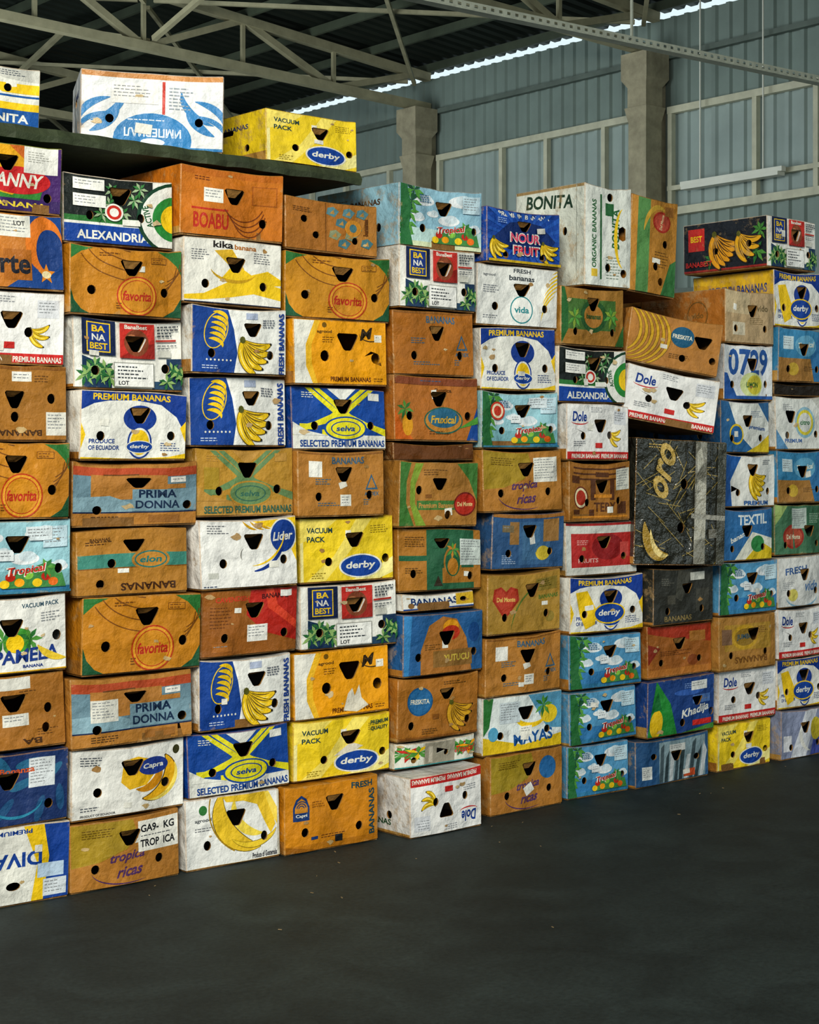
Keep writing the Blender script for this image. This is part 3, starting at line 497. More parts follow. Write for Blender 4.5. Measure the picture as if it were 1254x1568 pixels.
# ---------------------------------------------------------------- materials
def mat_card(name='printed_cardboard',rough=.46,bs1=.9,film=False):
    m=bpy.data.materials.new(name); m.use_nodes=True; nt=m.node_tree; n=nt.nodes; l=nt.links
    bs=n['Principled BSDF']; bs.inputs['Roughness'].default_value=rough; bs.inputs['Specular IOR Level'].default_value=.4
    at=n.new('ShaderNodeAttribute'); at.attribute_name='Col'
    tc=n.new('ShaderNodeTexCoord'); oi=n.new('ShaderNodeObjectInfo')
    add=n.new('ShaderNodeVectorMath'); add.operation='ADD'; mul=n.new('ShaderNodeVectorMath'); mul.operation='SCALE'; mul.inputs['Scale'].default_value=37.
    cmb=n.new('ShaderNodeCombineXYZ'); l.new(oi.outputs['Random'],cmb.inputs[0]); l.new(oi.outputs['Random'],cmb.inputs[2]); l.new(cmb.outputs[0],mul.inputs[0])
    l.new(tc.outputs['Object'],add.inputs[0]); l.new(mul.outputs[0],add.inputs[1])
    def noise(s,d,r,vec=None):
        x=n.new('ShaderNodeTexNoise'); x.inputs['Scale'].default_value=s; x.inputs['Detail'].default_value=d; x.inputs['Roughness'].default_value=r; l.new(vec or add.outputs[0],x.inputs['Vector']); return x
    def mr(src,a,b,c,d):
        x=n.new('ShaderNodeMapRange'); x.inputs[1].default_value=a; x.inputs[2].default_value=b; x.inputs[3].default_value=c; x.inputs[4].default_value=d; l.new(src,x.inputs[0]); return x.outputs[0]
    def mth(op,a,b=None):
        x=n.new('ShaderNodeMath'); x.operation=op
        for i,v in enumerate((a,b)):
            if v is None: continue
            if isinstance(v,(int,float)): x.inputs[i].default_value=v
            else: l.new(v,x.inputs[i])
        return x.outputs[0]
    n1=noise(7,5,.65); n2=noise(90,3,.5); n3=noise(16,8,.75)
    f=mth('MULTIPLY',mr(n1.outputs['Fac'],.3,.7,.78,1.05),mr(n2.outputs['Fac'],0,1,.88,1.1))
    mx=n.new('ShaderNodeVectorMath'); mx.operation='SCALE'; l.new(at.outputs['Color'],mx.inputs[0]); l.new(f,mx.inputs['Scale'])
    # rubbed edges: distance to the panel edges from generated coordinates
    sp=n.new('ShaderNodeSeparateXYZ'); l.new(tc.outputs['Generated'],sp.inputs[0])
    ex=mth('MINIMUM',sp.outputs[0],mth('SUBTRACT',1.,sp.outputs[0])); ez=mth('MINIMUM',sp.outputs[2],mth('SUBTRACT',1.,sp.outputs[2]))
    ex=mth('MULTIPLY',ex,1.7); e=mth('MINIMUM',ex,ez)
    e=mr(e,0.,.10,.40,0.)
    w=mth('ADD',n3.outputs['Fac'],mth('MULTIPLY',e,.40))
    w=mr(w,.67,.75,0,.06 if film else .5)
    mk=n.new('ShaderNodeMix'); mk.data_type='RGBA'; l.new(w,mk.inputs['Factor']); l.new(mx.outputs[0],mk.inputs['A']); mk.inputs['B'].default_value=lin('#b0946a'); 
    # dust and water stains: low-frequency darkening
    n4=noise(2.6,6,.7); g=mr(n4.outputs['Fac'],.35,.6,.80,1.)
    gm_=n.new('ShaderNodeVectorMath'); gm_.operation='SCALE'; l.new(mk.outputs['Result'],gm_.inputs[0]); l.new(g,gm_.inputs['Scale']); l.new(gm_.outputs[0],bs.inputs['Base Color'])
    wv=n.new('ShaderNodeTexWave'); wv.bands_direction='X'; wv.inputs['Scale'].default_value=60; wv.inputs['Distortion'].default_value=.6; l.new(add.outputs[0],wv.inputs['Vector'])
    n5=noise(4.5,3,.5)
    b0=n.new('ShaderNodeBump'); b0.inputs['Strength'].default_value=bs1; b0.inputs['Distance'].default_value=.05; l.new(n5.outputs['Fac'],b0.inputs['Height'])
    # creases
    vo=n.new('ShaderNodeTexVoronoi'); vo.feature='F1'; vo.inputs['Scale'].default_value=9; 
    mv=n.new('ShaderNodeVectorMath'); mv.operation='ADD'; l.new(add.outputs[0],mv.inputs[0]); s3=n.new('ShaderNodeVectorMath'); s3.operation='SCALE'; s3.inputs['Scale'].default_value=.25; l.new(n1.outputs['Color'],s3.inputs[0]); l.new(s3.outputs[0],mv.inputs[1]); l.new(mv.outputs[0],vo.inputs['Vector'])
    b1=n.new('ShaderNodeBump'); b1.inputs['Strength'].default_value=.42 if not film else .9; b1.inputs['Distance'].default_value=.02; l.new(vo.outputs['Distance'],b1.inputs['Height']); l.new(b0.outputs[0],b1.inputs['Normal'])
    b2=n.new('ShaderNodeBump'); b2.inputs['Strength'].default_value=.12; b2.inputs['Distance'].default_value=.0008; l.new(wv.outputs['Fac'],b2.inputs['Height']); l.new(b1.outputs[0],b2.inputs['Normal']); l.new(b2.outputs[0],bs.inputs['Normal'])
    if film:
        bs.inputs['Coat Weight'].default_value=1.; bs.inputs['Coat Roughness'].default_value=.08; l.new(b1.outputs[0],bs.inputs['Coat Normal'])
    return m
MC=mat_card(); MF=mat_card('film_wrapped_cardboard',.25,1.,True)
def mat(name,col,rough=.7,ns=5.,amt=.25,metal=0.,bump=.1,bd=.01,stretch=None):
    m=bpy.data.materials.new(name); m.use_nodes=True; nt=m.node_tree; n=nt.nodes; l=nt.links
    bs=n['Principled BSDF']; bs.inputs['Roughness'].default_value=rough; bs.inputs['Metallic'].default_value=metal
    tc=n.new('ShaderNodeTexCoord'); mp=n.new('ShaderNodeMapping'); l.new(tc.outputs['Object'],mp.inputs['Vector'])
    if stretch: mp.inputs['Scale'].default_value=stretch
    no=n.new('ShaderNodeTexNoise'); no.inputs['Scale'].default_value=ns; no.inputs['Detail'].default_value=7; no.inputs['Roughness'].default_value=.65; l.new(mp.outputs[0],no.inputs['Vector'])
    cr=n.new('ShaderNodeValToRGB'); c=lin(col); cr.color_ramp.elements[0].position=.3; cr.color_ramp.elements[1].position=.72
    cr.color_ramp.elements[0].color=tuple(x*(1-amt) for x in c[:3])+(1,); cr.color_ramp.elements[1].color=tuple(min(1,x*(1+amt)) for x in c[:3])+(1,)
    l.new(no.outputs['Fac'],cr.inputs[0]); l.new(cr.outputs[0],bs.inputs['Base Color'])
    bp=n.new('ShaderNodeBump'); bp.inputs['Strength'].default_value=bump; bp.inputs['Distance'].default_value=bd; l.new(no.outputs['Fac'],bp.inputs['Height']); l.new(bp.outputs[0],bs.inputs['Normal'])
    return m

# ---------------------------------------------------------------- box builder
def extras(cv,r):
    """stickers and torn print that handling leaves on used boxes"""
    if cv.W>45: return
    for _ in range(r.choice((0,1,1,2,3))):      # torn print
        x,y=r.uniform(2,cv.W-2),r.uniform(1,cv.H-1); s=r.uniform(.4,1.2); k=r.randint(6,9)
        p=[(x+s*r.uniform(.5,1.5)*math.cos(i*2*math.pi/k)*1.5,y+s*r.uniform(.5,1.3)*math.sin(i*2*math.pi/k)) for i in range(k)]
        cv.P(p,r.choice(('#c3a878','#b5966a','#cdb68c','#a8824e')))
    if r.random()<.3:
        x,y=r.uniform(4,cv.W-9),r.uniform(2,cv.H-7); w,h=r.uniform(2.4,5),r.uniform(1.6,3.4)
        cv.R(x,y,x+w,y+h,'#e4e2d8',r.uniform(-8,8))
def build_box(name,W,D,H,front,left=None,seed=0,sidecol=None,m=None,ex=True):
    r=random.Random(seed); ch=.0035; zb=.006
    if ex: extras(front,r)
    V=[];Fc=[];C=[]
    NS=8; xs=[-W/2+W*i/NS for i in range(NS+1)]
    sag=r.uniform(.0,.014); bul=r.uniform(-.003,.011); sh=r.uniform(-.009,.009); ph=r.uniform(.6,1.6); dent=r.uniform(-.006,.006)
    lc_,rc_=max(0,r.gauss(0,.007)),max(0,r.gauss(0,.007))
    kb=[math.sin(math.pi*i/NS) for i in range(NS+1)]
    kd=[math.sin(ph*math.pi*2*i/NS) if 0<i<NS else 0 for i in range(NS+1)]
    kc=[lc_*max(0,1-i/2.5)+rc_*max(0,1-(NS-i)/2.5) for i in range(NS+1)]
    def interp(x,k):
        f=(x+W/2)/W*NS; i=min(NS-1,max(0,int(f))); f-=i; return k[i]*(1-f)+k[i+1]*f
    def warp(x,y,z):
        b=interp(x,kb); d=interp(x,kd); c=interp(x,kc)
        return (x+sh*z/H, y-(bul*b+dent*d)*(1-y/D), z-(z/H)*(sag*b+abs(dent)*abs(d)*.7+c))
    def face(pts,col,w=True):
        i=len(V); V.extend([warp(*p) if w else p for p in pts]); Fc.append(list(range(i,i+len(pts)))); C.append(col)
    kr=lin('#a07844'); bgc=lin(front.bg); edge=tuple(.5*a+.5*b for a,b in zip(kr,bgc))
    sc_=lin(sidecol) if sidecol else tuple(.8*a for a in bgc[:3])+(1,)
    def clip2(p,a,b,c):
        out=[]; n=len(p); ds=[a*x+b*y+c for x,y in p]
        for i in range(n):
            j=(i+1)%n; d0,d1=ds[i],ds[j]
            if d0>=0: out.append(p[i])
            if d0*d1<0:
                t=d0/(d0-d1); out.append((p[i][0]+(p[j][0]-p[i][0])*t,p[i][1]+(p[j][1]-p[i][1])*t))
        return out if len(out)>2 else []
    def subtract2(s,h):
        res=[]; rem=s; n=len(h)
        for i in range(n):
            x1,y1=h[i]; x2,y2=h[(i+1)%n]; a=-(y2-y1); b=(x2-x1); c=-(a*x1+b*y1)
            o=clip2(rem,-a,-b,-c)
            if o and abs(area(o))>1e-9: res.append(o)
            rem=clip2(rem,a,b,c)
            if not rem: break
        return res
    def canvas(cv,L,mapper,splits):
        sx=L/cv.W; sy=H/cv.H
        def tf(p):
            q=[((cv.W-x)*sx,(cv.H-y)*sy) if cv.flip else (x*sx,y*sy) for x,y in p]
            if area(q)<0: q=q[::-1]
            return q
        holes=[tf(h) for h in cv.holes]; hb=[bb(h) for h in holes]
        lay=0
        for ps,col in cv.items:
            cl=lin(col); off=lay*.00012; lay+=1
            for p in ps:
                q=tf(p)
                for a,b,c in ((1,0,-ch),(-1,0,L-ch),(0,1,-zb),(0,-1,H-ch)):
                    q=clip(q,a,b,c)
                    if not q: break
                if not q or abs(area(q))<1e-8: continue
                pieces=[q]
                for h,(hx0,hy0,hx1,hy1) in zip(holes,hb):
                    nw=[]
                    for s in pieces:
                        x0,y0,x1,y1=bb(s)
                        if x1<hx0 or x0>hx1 or y1<hy0 or y0>hy1: nw.append(s)
                        else: nw.extend(subtract2(s,h))
                    pieces=nw
                for s in pieces:
                    x0,_,x1,_=bb(s); rem=s
                    for g in splits:
                        if x0<g<x1 and rem:
                            a=clip(rem,-1,0,g); 
                            if a: face([mapper(x,y,off) for x,y in a],cl)
                            rem=clip(rem,1,0,-g)
                    if rem: face([mapper(x,y,off) for x,y in rem],cl)
        for h in holes:
            n=len(h)
            for i in range(n):
                a,b=h[i],h[(i+1)%n]
                face([mapper(a[0],a[1],.0),mapper(b[0],b[1],.0),mapper(b[0],b[1],-.006),mapper(a[0],a[1],-.006)],kr)
        if not cv.flip:
            for (fx,fy,fw,fh) in cv.flaps:      # hand-hole flap folded inwards
                if r.random()<.75:
                    an=r.uniform(.35,1.1); dz=fh*sy*math.cos(an)*.8; dy=fh*sy*math.sin(an)
                    face([mapper((fx-fw)*sx,fy*sy,-.003),mapper((fx+fw)*sx,fy*sy,-.003),mapper((fx+fw*.45)*sx,fy*sy-dz,-.003-dy),mapper((fx-fw*.45)*sx,fy*sy-dz,-.003-dy)],kr)
    canvas(front,W,lambda x,y,o:(x-W/2,-o,y),[W*i/NS for i in range(1,NS)])
    if left is not None: canvas(left,D,lambda x,y,o:(-W/2-o,D-x,y),[])
    else: face([(-W/2,D,zb),(-W/2,ch,zb),(-W/2,ch,H-ch),(-W/2,D,H-ch)],sc_)
    face([(W/2,ch,zb),(W/2,D,zb),(W/2,D,H-ch),(W/2,ch,H-ch)],sc_)
    face([(W/2,D,zb),(-W/2,D,zb),(-W/2,D,H-ch),(W/2,D,H-ch)],sc_)
    for i in range(NS):
        a,b=xs[i],xs[i+1]
        a1=max(a,-W/2+ch); b1=min(b,W/2-ch)
        face([(a1,ch,H),(b1,ch,H),(b1,D-.0,H),(a1,D,H)],sc_)
        face([(a1,0,H-ch),(b1,0,H-ch),(b1,ch,H),(a1,ch,H)],edge)
    for s in (-1,1):
        x0,x1=s*(W/2-ch),s*W/2
        face([(x0,0,zb),(x0,0,H-ch),(x1,ch,H-ch),(x1,ch,zb)],edge)
        face([(x1,ch,H-ch),(x1,D,H-ch),(x0,D,H),(x0,ch,H)],edge)
        face([(x0,0,H-ch),(x0,ch,H),(x1,ch,H-ch)],edge)
    g=.0035; k2=lin('#8a6434')
    X0,X1,Y0,Y1=-W/2+g,W/2-g,g,D-g
    for q in ([(X0,Y0,0),(X1,Y0,0),(X1,Y0,.03),(X0,Y0,.03)],[(X0,Y1,0),(X0,Y0,0),(X0,Y0,.03),(X0,Y1,.03)],[(X1,Y0,0),(X1,Y1,0),(X1,Y1,.03),(X1,Y0,.03)],[(X1,Y1,0),(X0,Y1,0),(X0,Y1,.03),(X1,Y1,.03)],[(X0,Y0,0),(X0,Y1,0),(X1,Y1,0),(X1,Y0,0)]):
        face(q,k2,False)
    me=bpy.data.meshes.new(name); me.from_pydata(V,[],Fc); 
    ca=me.color_attributes.new('Col','FLOAT_COLOR','CORNER'); buf=[]
    for f,c in zip(Fc,C): buf.extend(list(c)*len(f))
    if len(buf)==len(ca.data)*4: ca.data.foreach_set('color',buf)
    me.materials.append(m or MC)
    ob=bpy.data.objects.new(name,me); sc.collection.objects.link(ob); return ob

# ---------------------------------------------------------------- columns (front face: design, left, right, top)
COLS=[
 [(d_banny,-78,93,213),(d_arte,-72,98,324),(lambda:d_dole(False),-75,97,443),(d_kraftlab,-72,103,558),(d_fav,-70,105,676),(lambda:d_sun(),-75,107,795),(d_amela,-80,101,912),(d_kplain,-80,100,1032),(d_leaf,-78,103,1152),(d_diva,-80,103,1266)],
 [(d_alex,98,263,270),(d_fav,103,278,376),(d_best,112,281,487),(d_prem,121,284,597),(d_prima,110,300,705),(d_teal,117,288,806),(d_fav,126,304,910),(d_prima,110,294,1030),(d_capra,108,282,1137),(d_trop_sticker,108,275,1248)],
 [(d_boa,276,432,259),(d_kika,280,431,367),(d_fresh,291,438,469),(d_fresh,291,438,575),(d_selk,301,448,684),(d_lider,299,455,791),(d_cav,306,454,899),(d_fresh,299,446,1004),(d_sel,290,443,1114),(d_agro,278,428,1215)],
 [(d_collage,437,578,307),(lambda:d_fav('#c78c22'),438,594,389),(d_gold,441,594,490),(d_sel,449,590,591),(d_amd,452,588,689),(d_derby,461,601,790),(d_best,462,606,890),(d_gold2,452,595,992),(d_derbyq,450,594,1097),(d_capri,431,577,1195)],
 [(d_sky,610,738,286),(d_best,612,727,380),(lambda:d_amd('#b07026',False),603,726,475),(d_frux,605,732,576),(lambda:Cv('#6b4018'),604,724,676),(d_greenk,602,729,705),(d_greenk2,611,736,806),(d_strip,618,714,905),(d_tutty,613,738,934),(d_fresk,607,731,1032),(d_fruitstrip,603,723,1130),(lambda:d_dole(True),628,738,1178)],
 [(d_nour,742,858,321),(d_vida,730,852,407),(d_prem,737,850,501),(d_sun,738,853,598),(lambda:d_tropk(KR,'#a58a2a',True),740,862,687),(d_bluek,752,862,783),(d_heart,742,857,873),(d_amd,742,858,969),(d_mayas,740,858,1061),(d_tropblue,750,862,1150)],
 [(d_green,857,955,439),(d_alex,855,957,531),(d_dole,858,962,617),(d_tero,868,965,705),(d_redw,868,974,797),(d_prem2,872,985,880),(lambda:d_sky(1),872,982,967),(lambda:d_sky(1),872,975,1053),(lambda:d_sky(1),870,953,1137)],
 [(d_dark,1000,1092,867),(d_redk,992,1090,953),(d_khad,982,1092,1037),(d_photo,972,1086,1126)],
 [(d_vidoF,1110,1180,444),(d_0729,1108,1178,527),(d_bw,1103,1175,613),(d_swban,1110,1175,694),(d_textil,1105,1176,777),(lambda:d_sky(1),1102,1188,858),(d_kyel,1097,1187,941),(lambda:d_dole(False),1100,1187,1022),(d_derby,1097,1180,1104)],
 [(d_prem2,1178,1249,414),(d_blkraft,1182,1251,501),(lambda:Cv('#2a2016'),1186,1251,586),(d_lemon,1182,1251,606),(d_blkraft,1181,1251,689),(d_tom,1186,1251,770),(d_whitex,1189,1253,850),(d_dole,1189,1255,929),(d_prem2,1191,1255,1006),(d_purple,1184,1248,1085)],  # thin plain box fills the open gap; its near-black colour paints the shade
]
FW={(4,11):.13,(4,9):.03,(3,9):.05,(2,9):.02}
prev=[]
leftspecial={(8,0):d_vidoL,(9,0):d_pbL}
colmax=[]
for ci,col in enumerate(COLS):
    cur=[]; bot=0.
    for bi in range(len(col)-1,-1,-1):
        fn,xl,xr,yt=col[bi]
        fw=FW.get((ci,bi),rnd.uniform(.0,.045))
        py=-fw
        X0,X1=wx(xl,py),wx(xr,py)
        top=wz((xl+xr)/2,yt,py)
        for (a0,a1,b0,b1) in prev:
            if a0<top-.004 and a1>bot+.004 and X0<b1+.006:
                X0=b1+.006
        X1=max(X1,X0+.36)
        cv=fn(); H=top-bot-.0015
        key=(ci,bi)
        lc=leftspecial[key]() if key in leftspecial else side_cv(cv.bg,ci*20+bi)
        ob=build_box('banana_box',X1-X0,.5,H,cv,lc,seed=ci*50+bi)
        ob.location=((X0+X1)/2,py,bot)
        k=.4 if bi==len(col)-1 else 1.
        ob.rotation_euler=(rnd.uniform(-.004,.004)*k,rnd.uniform(-.011,.011)*k,math.radians(rnd.uniform(-2.4,1.2)))
        cur.append((bot,top,X0,X1))
        bot=top
    prev=cur; colmax.append((bot,max(c[3] for c in cur)))

def free_box(px,pyx,plane,W,D,H,fn,lfn=None,yaw=0,roll=0,seed=0,bottom=None,m=None,ex=True):
    x=wx(px,plane); z=wz(px,pyx,plane) if bottom is None else bottom
    cv=fn(); ob=build_box('banana_box',W,D,H,cv,lfn() if lfn else side_cv(cv.bg,seed),seed=seed,m=m,ex=ex)
    ob.location=(x,plane,z); ob.rotation_euler=(0,math.radians(roll),math.radians(yaw)); return ob
b6=colmax[6][0]; b9=colmax[9][0]; b7=colmax[7][0]
def fb_edges(xl,xr,ytop,plane,D,fn,lfn,bottom,seed,H=None):
    X0,X1=wx(xl,plane),wx(xr,plane); top=wz((xl+xr)/2,ytop,plane)
    cv=fn(); ob=build_box('banana_box',X1-X0,D,(top-bottom) if H is None else H,cv,lfn() if lfn else side_cv(cv.bg,seed),seed=seed)
    ob.location=((X0+X1)/2,plane,bottom); return ob
fb_edges(895,966,284,-.02,.41,d_bonF,d_bonL,b6+.002,901)
fb_edges(1175,1249,335,-.02,.5,d_best,d_bbL,b9+.002,902)
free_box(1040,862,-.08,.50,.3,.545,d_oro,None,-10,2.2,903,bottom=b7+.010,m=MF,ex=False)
free_box(1023,652,-.08,.47,.38,.235,d_dole,None,-17,9,904)
free_box(1028,565,-.08,.47,.38,.235,d_freskleft,None,-17,8.5,905)
free_box(998,452,-.02,.30,.36,.42,d_dmF,d_dmL,0,3.5,906)

# boxes resting on the tarpaulin-covered board
TZ=2.487
free_box(233,0,.20,.50,.36,.275,d_imper,None,-25,0,911,bottom=TZ+.001)
fb_edges(408,547,176,.10,.5,d_derby,None,TZ,912)
fb_edges(-110,60,94,.12,.4,d_bltop,None,TZ,913)

# second row behind + columns either side of view
plain=[lambda:Cv(KR),lambda:d_amd(),lambda:d_kplain(),lambda:d_derby(),lambda:d_fav(),lambda:d_dole(),lambda:d_sky(1),lambda:d_gold()]
for i,x in enumerate([1.30+.455*j for j in range(12)]):
    top=2.42 if x<4.2 else 2.2
    n=9 if x<4.2 else 8
    h=top/n
    for k in range(n):
        c=Cv(KR if (i+k)%3 else '#9c9a8c'); c.std()
        ob=build_box('banana_box',.44,.45,h-.002,c,None,seed=2000+i*20+k); ob.location=(x+.22,.56+rnd.uniform(0,.01),k*h)
for x0 in (wx(-78)-.475,wx(-78)-.94,6.86,7.32):
    n=10 if x0<5 else 8
    for k in range(n):
        cv=plain[(k*3+int(x0*7))%8](); ob=build_box('banana_box',.44,.5,.2395,cv,side_cv(cv.bg,k),seed=3000+k); ob.location=(x0+.22+rnd.uniform(0,.012),-rnd.uniform(0,.03),k*.241)

# ---------------------------------------------------------------- helpers
def mesh_obj(name,V,Fs,m):
    me=bpy.data.meshes.new(name); me.from_pydata(V,[],Fs); me.materials.append(m)
    ob=bpy.data.objects.new(name,me); sc.collection.objects.link(ob); return ob
class MB:
    def __init__(s): s.V=[];s.F=[]
    def box(s,x0,y0,z0,x1,y1,z1):
        i=len(s.V); s.V+=[(x0,y0,z0),(x1,y0,z0),(x1,y1,z0),(x0,y1,z0),(x0,y0,z1),(x1,y0,z1),(x1,y1,z1),(x0,y1,z1)]
        s.F+=[[i+a for a in f] for f in ((0,3,2,1),(4,5,6,7),(0,1,5,4),(1,2,6,5),(2,3,7,6),(3,0,4,7))]
    def beam(s,p,q,w,h,up=(0,0,1)):
        p,q=Vector(p),Vector(q); d=(q-p).normalized(); up=Vector(up)
        if abs(d.dot(up))>.98: up=Vector((1,0,0))
        a=d.cross(up).normalized()*w/2; b=a.cross(d).normalized()*h/2; i=len(s.V)
        for c in (p,q):
            for u,v in ((-1,-1),(1,-1),(1,1),(-1,1)): s.V.append(tuple(c+a*u+b*v))
        s.F+=[[i+k for k in f] for f in ((0,3,2,1),(4,5,6,7),(0,1,5,4),(1,2,6,5),(2,3,7,6),(3,0,4,7))]
    def frus(s,cx,cy,z0,z1,a0,b0,a1,b1):
        i=len(s.V)
        for z,a,b in ((z0,a0,b0),(z1,a1,b1)):
            s.V+=[(cx-a,cy-b,z),(cx+a,cy-b,z),(cx+a,cy+b,z),(cx-a,cy+b,z)]
        s.F+=[[i+k for k in f] for f in ((0,3,2,1),(4,5,6,7),(0,1,5,4),(1,2,6,5),(2,3,7,6),(3,0,4,7))]
    def obj(s,name,m): return mesh_obj(name,s.V,s.F,m)

# green board/tarpaulin
mt=mat('green_tarpaulin','#363f2a',.7,9,.35,bump=.6,bd=.02)
V=[];Fs=[]; X0,X1=wx(-150),wx(549,.06); nx=60
q=random.Random(3)
for i in range(nx+1):
    x=X0+(X1-X0)*i/nx; w=.006*math.sin(i*1.3)+q.uniform(-.003,.003)
    drop=.002+.002*math.sin(i*.55)
    V+=[(x,.70,2.44),(x,.09,2.44),(x,.056+w,2.438-drop),(x,.040+w,2.437-drop),(x,.035+w*.6,2.455),(x,.05+w,2.480),(x,.09,2.4845),(x,1.1,2.4845)]
m_=8
for i in range(nx):
    for j in range(m_-1):
        a=i*m_+j; Fs.append([a,a+1,a+1+m_,a+m_])
Fs.append([j for j in range(m_)]); Fs.append([nx*m_+j for j in range(m_-1,-1,-1)])
mesh_obj('tarpaulin_covered_board',V,Fs,mt)

# ---------------------------------------------------------------- building
XW=22.2
def floor_mat():
    m=mat('concrete_floor','#2b3434',.62,.9,.32,bump=.35,bd=.01)
    nt=m.node_tree;n=nt.nodes;l=nt.links; bs=n['Principled BSDF']; bs.inputs['Specular IOR Level'].default_value=.3
    src=bs.inputs['Base Color'].links[0].from_socket
    tc=n['Texture Coordinate']
    sp=n.new('ShaderNodeTexNoise'); sp.inputs['Scale'].default_value=60; sp.inputs['Detail'].default_value=8; sp.inputs['Roughness'].default_value=.8; l.new(tc.outputs['Object'],sp.inputs['Vector'])
    r=n.new('ShaderNodeMapRange'); r.inputs[1].default_value=.35; r.inputs[2].default_value=.7; r.inputs[3].default_value=.65; r.inputs[4].default_value=1.45; l.new(sp.outputs['Fac'],r.inputs[0])
    wn=n.new('ShaderNodeTexNoise'); wn.inputs['Scale'].default_value=3.; wn.inputs['Detail'].default_value=7; wn.inputs['Distortion'].default_value=1.2; l.new(tc.outputs['Object'],wn.inputs['Vector'])
    r2=n.new('ShaderNodeMapRange'); r2.inputs[1].default_value=.35; r2.inputs[2].default_value=.7; r2.inputs[3].default_value=.8; r2.inputs[4].default_value=1.3; l.new(wn.outputs['Fac'],r2.inputs[0])
    mm=n.new('ShaderNodeMath'); mm.operation='MULTIPLY'; l.new(r.outputs[0],mm.inputs[0]); l.new(r2.outputs[0],mm.inputs[1])
    sc2=n.new('ShaderNodeVectorMath'); sc2.operation='SCALE'; l.new(src,sc2.inputs[0]); l.new(mm.outputs[0],sc2.inputs['Scale']); l.new(sc2.outputs[0],bs.inputs['Base Color'])
    b2=n.new('ShaderNodeBump'); b2.inputs['Strength'].default_value=.5; b2.inputs['Distance'].default_value=.003; l.new(sp.outputs['Fac'],b2.inputs['Height']); l.new(bs.inputs['Normal'].links[0].from_socket,b2.inputs['Normal']); l.new(b2.outputs[0],bs.inputs['Normal'])
    return m
b=MB(); b.box(-14,-14,-.2,XW+.3,46,0); b.obj('floor',floor_mat())
lm=mat('cardboard_scrap','#7c6c50',.8,20,.3)
b=MB(); q=random.Random(11)
for i in range(30):
    x,y=q.uniform(1.2,6.5),-abs(q.gauss(.05,.6))-.08; s=q.uniform(.002,.006); a=q.uniform(0,3.1)
    b.beam((x,y,.002),(x+s*2*math.cos(a),y+s*2*math.sin(a),.003),s*.7,.002)
b.obj('floor_litter',lm)

wm=mat('painted_steel_cladding','#85938d',.55,.7,.14,bump=.1)
gm=mat('translucent_window_panel','#a2afab',.4,.9,.12)
fm=mat('cream_steel','#cac8b2',.6,3,.15)
tm=mat('cream_truss_steel','#aaa589',.6,3,.2)
cm=mat('concrete','#a8a088',.85,4,.25,bump=.4)
rm=mat('dark_roof_sheet','#1f2720',.6,1.2,.3)
def corr(y0,y1,z0,z1,x,pitch=.3,dep=.05):
    V=[];Fs=[]; n=int((y1-y0)/pitch); pts=[]
    for i in range(n):
        y=y0+i*pitch; pts+=[(x,y),(x,y+pitch*.55),(x-dep,y+pitch*.65),(x-dep,y+pitch*.9)]
    pts.append((x,y0+n*pitch))
    for px,py in pts: V+=[(px,py,z0),(px,py,z1)]
    for i in range(len(pts)-1): Fs.append([i*2,i*2+2,i*2+3,i*2+1])
    return V,Fs
allV=[];allF=[];mi=[]
me=bpy.data.meshes.new('wall_right')
for z0,z1,k in ((0,5.6,0),(5.6,7.36,1),(7.36,9.0,0)):
    V,Fs=corr(-14,45,z0,z1,XW); o=len(allV); allV+=V; allF+=[[i+o for i in f] for f in Fs]; mi+=[k]*len(Fs)
me.from_pydata(allV,[],allF); me.materials.append(wm); me.materials.append(gm)
for p,k in zip(me.polygons,mi): p.material_index=k
sc.collection.objects.link(bpy.data.objects.new('wall_right',me))
b=MB(); b.box(-14,45,0,XW+.3,45.2,12); b.obj('wall_back',wm)
pil=[8.9+6*i for i in range(-1,6)]
for i,py0 in enumerate(pil):
    b=MB(); cx=XW-.45; py=py0-.5; dz=-.2
    b.box(cx-.2,py-.2,0,cx+.2,py+.2,7.35+dz)
    b.box(cx-.26,py-.26,0,cx+.26,py+.26,.5)
    b.frus(cx,py,7.35+dz,7.6+dz,.2,.2,.25,.25); b.box(cx-.21,py-.21,7.6+dz,cx+.21,py+.21,7.95+dz); b.frus(cx,py,7.95+dz,8.08+dz,.21,.21,.29,.29); b.box(cx-.29,py-.29,8.08+dz,cx+.29,py+.29,8.52+dz)
    b.box(cx+.2,py-.12,0,XW-.055,py+.12,8.5+dz)
    b.obj('concrete_pillar',cm)
for i,py in enumerate(pil[:-1]):
    b=MB(); xa,xb=XW-.17,XW-.055; y0,y1=py-.25,py+5.25
    b.box(xa,y0,7.30,xb,y1,7.42); b.box(xa,y0,5.98,xb,y1,6.06); b.box(xa-.04,y0,5.55,xb,y1,5.68)
    for d in (5.2,3.4,2.2,.75): b.box(xa+.01,py+d-.045,5.68,xb,py+d+.045,7.30)
    b.obj('window_%d'%(i+1),fm)
b=MB()
for z in (8.25,2.6,4.2): b.box(XW-.16,-14,z,XW-.056,45,z+.09)
b.obj('trim_1',mat('girt_steel','#6c7770',.6,3,.2))
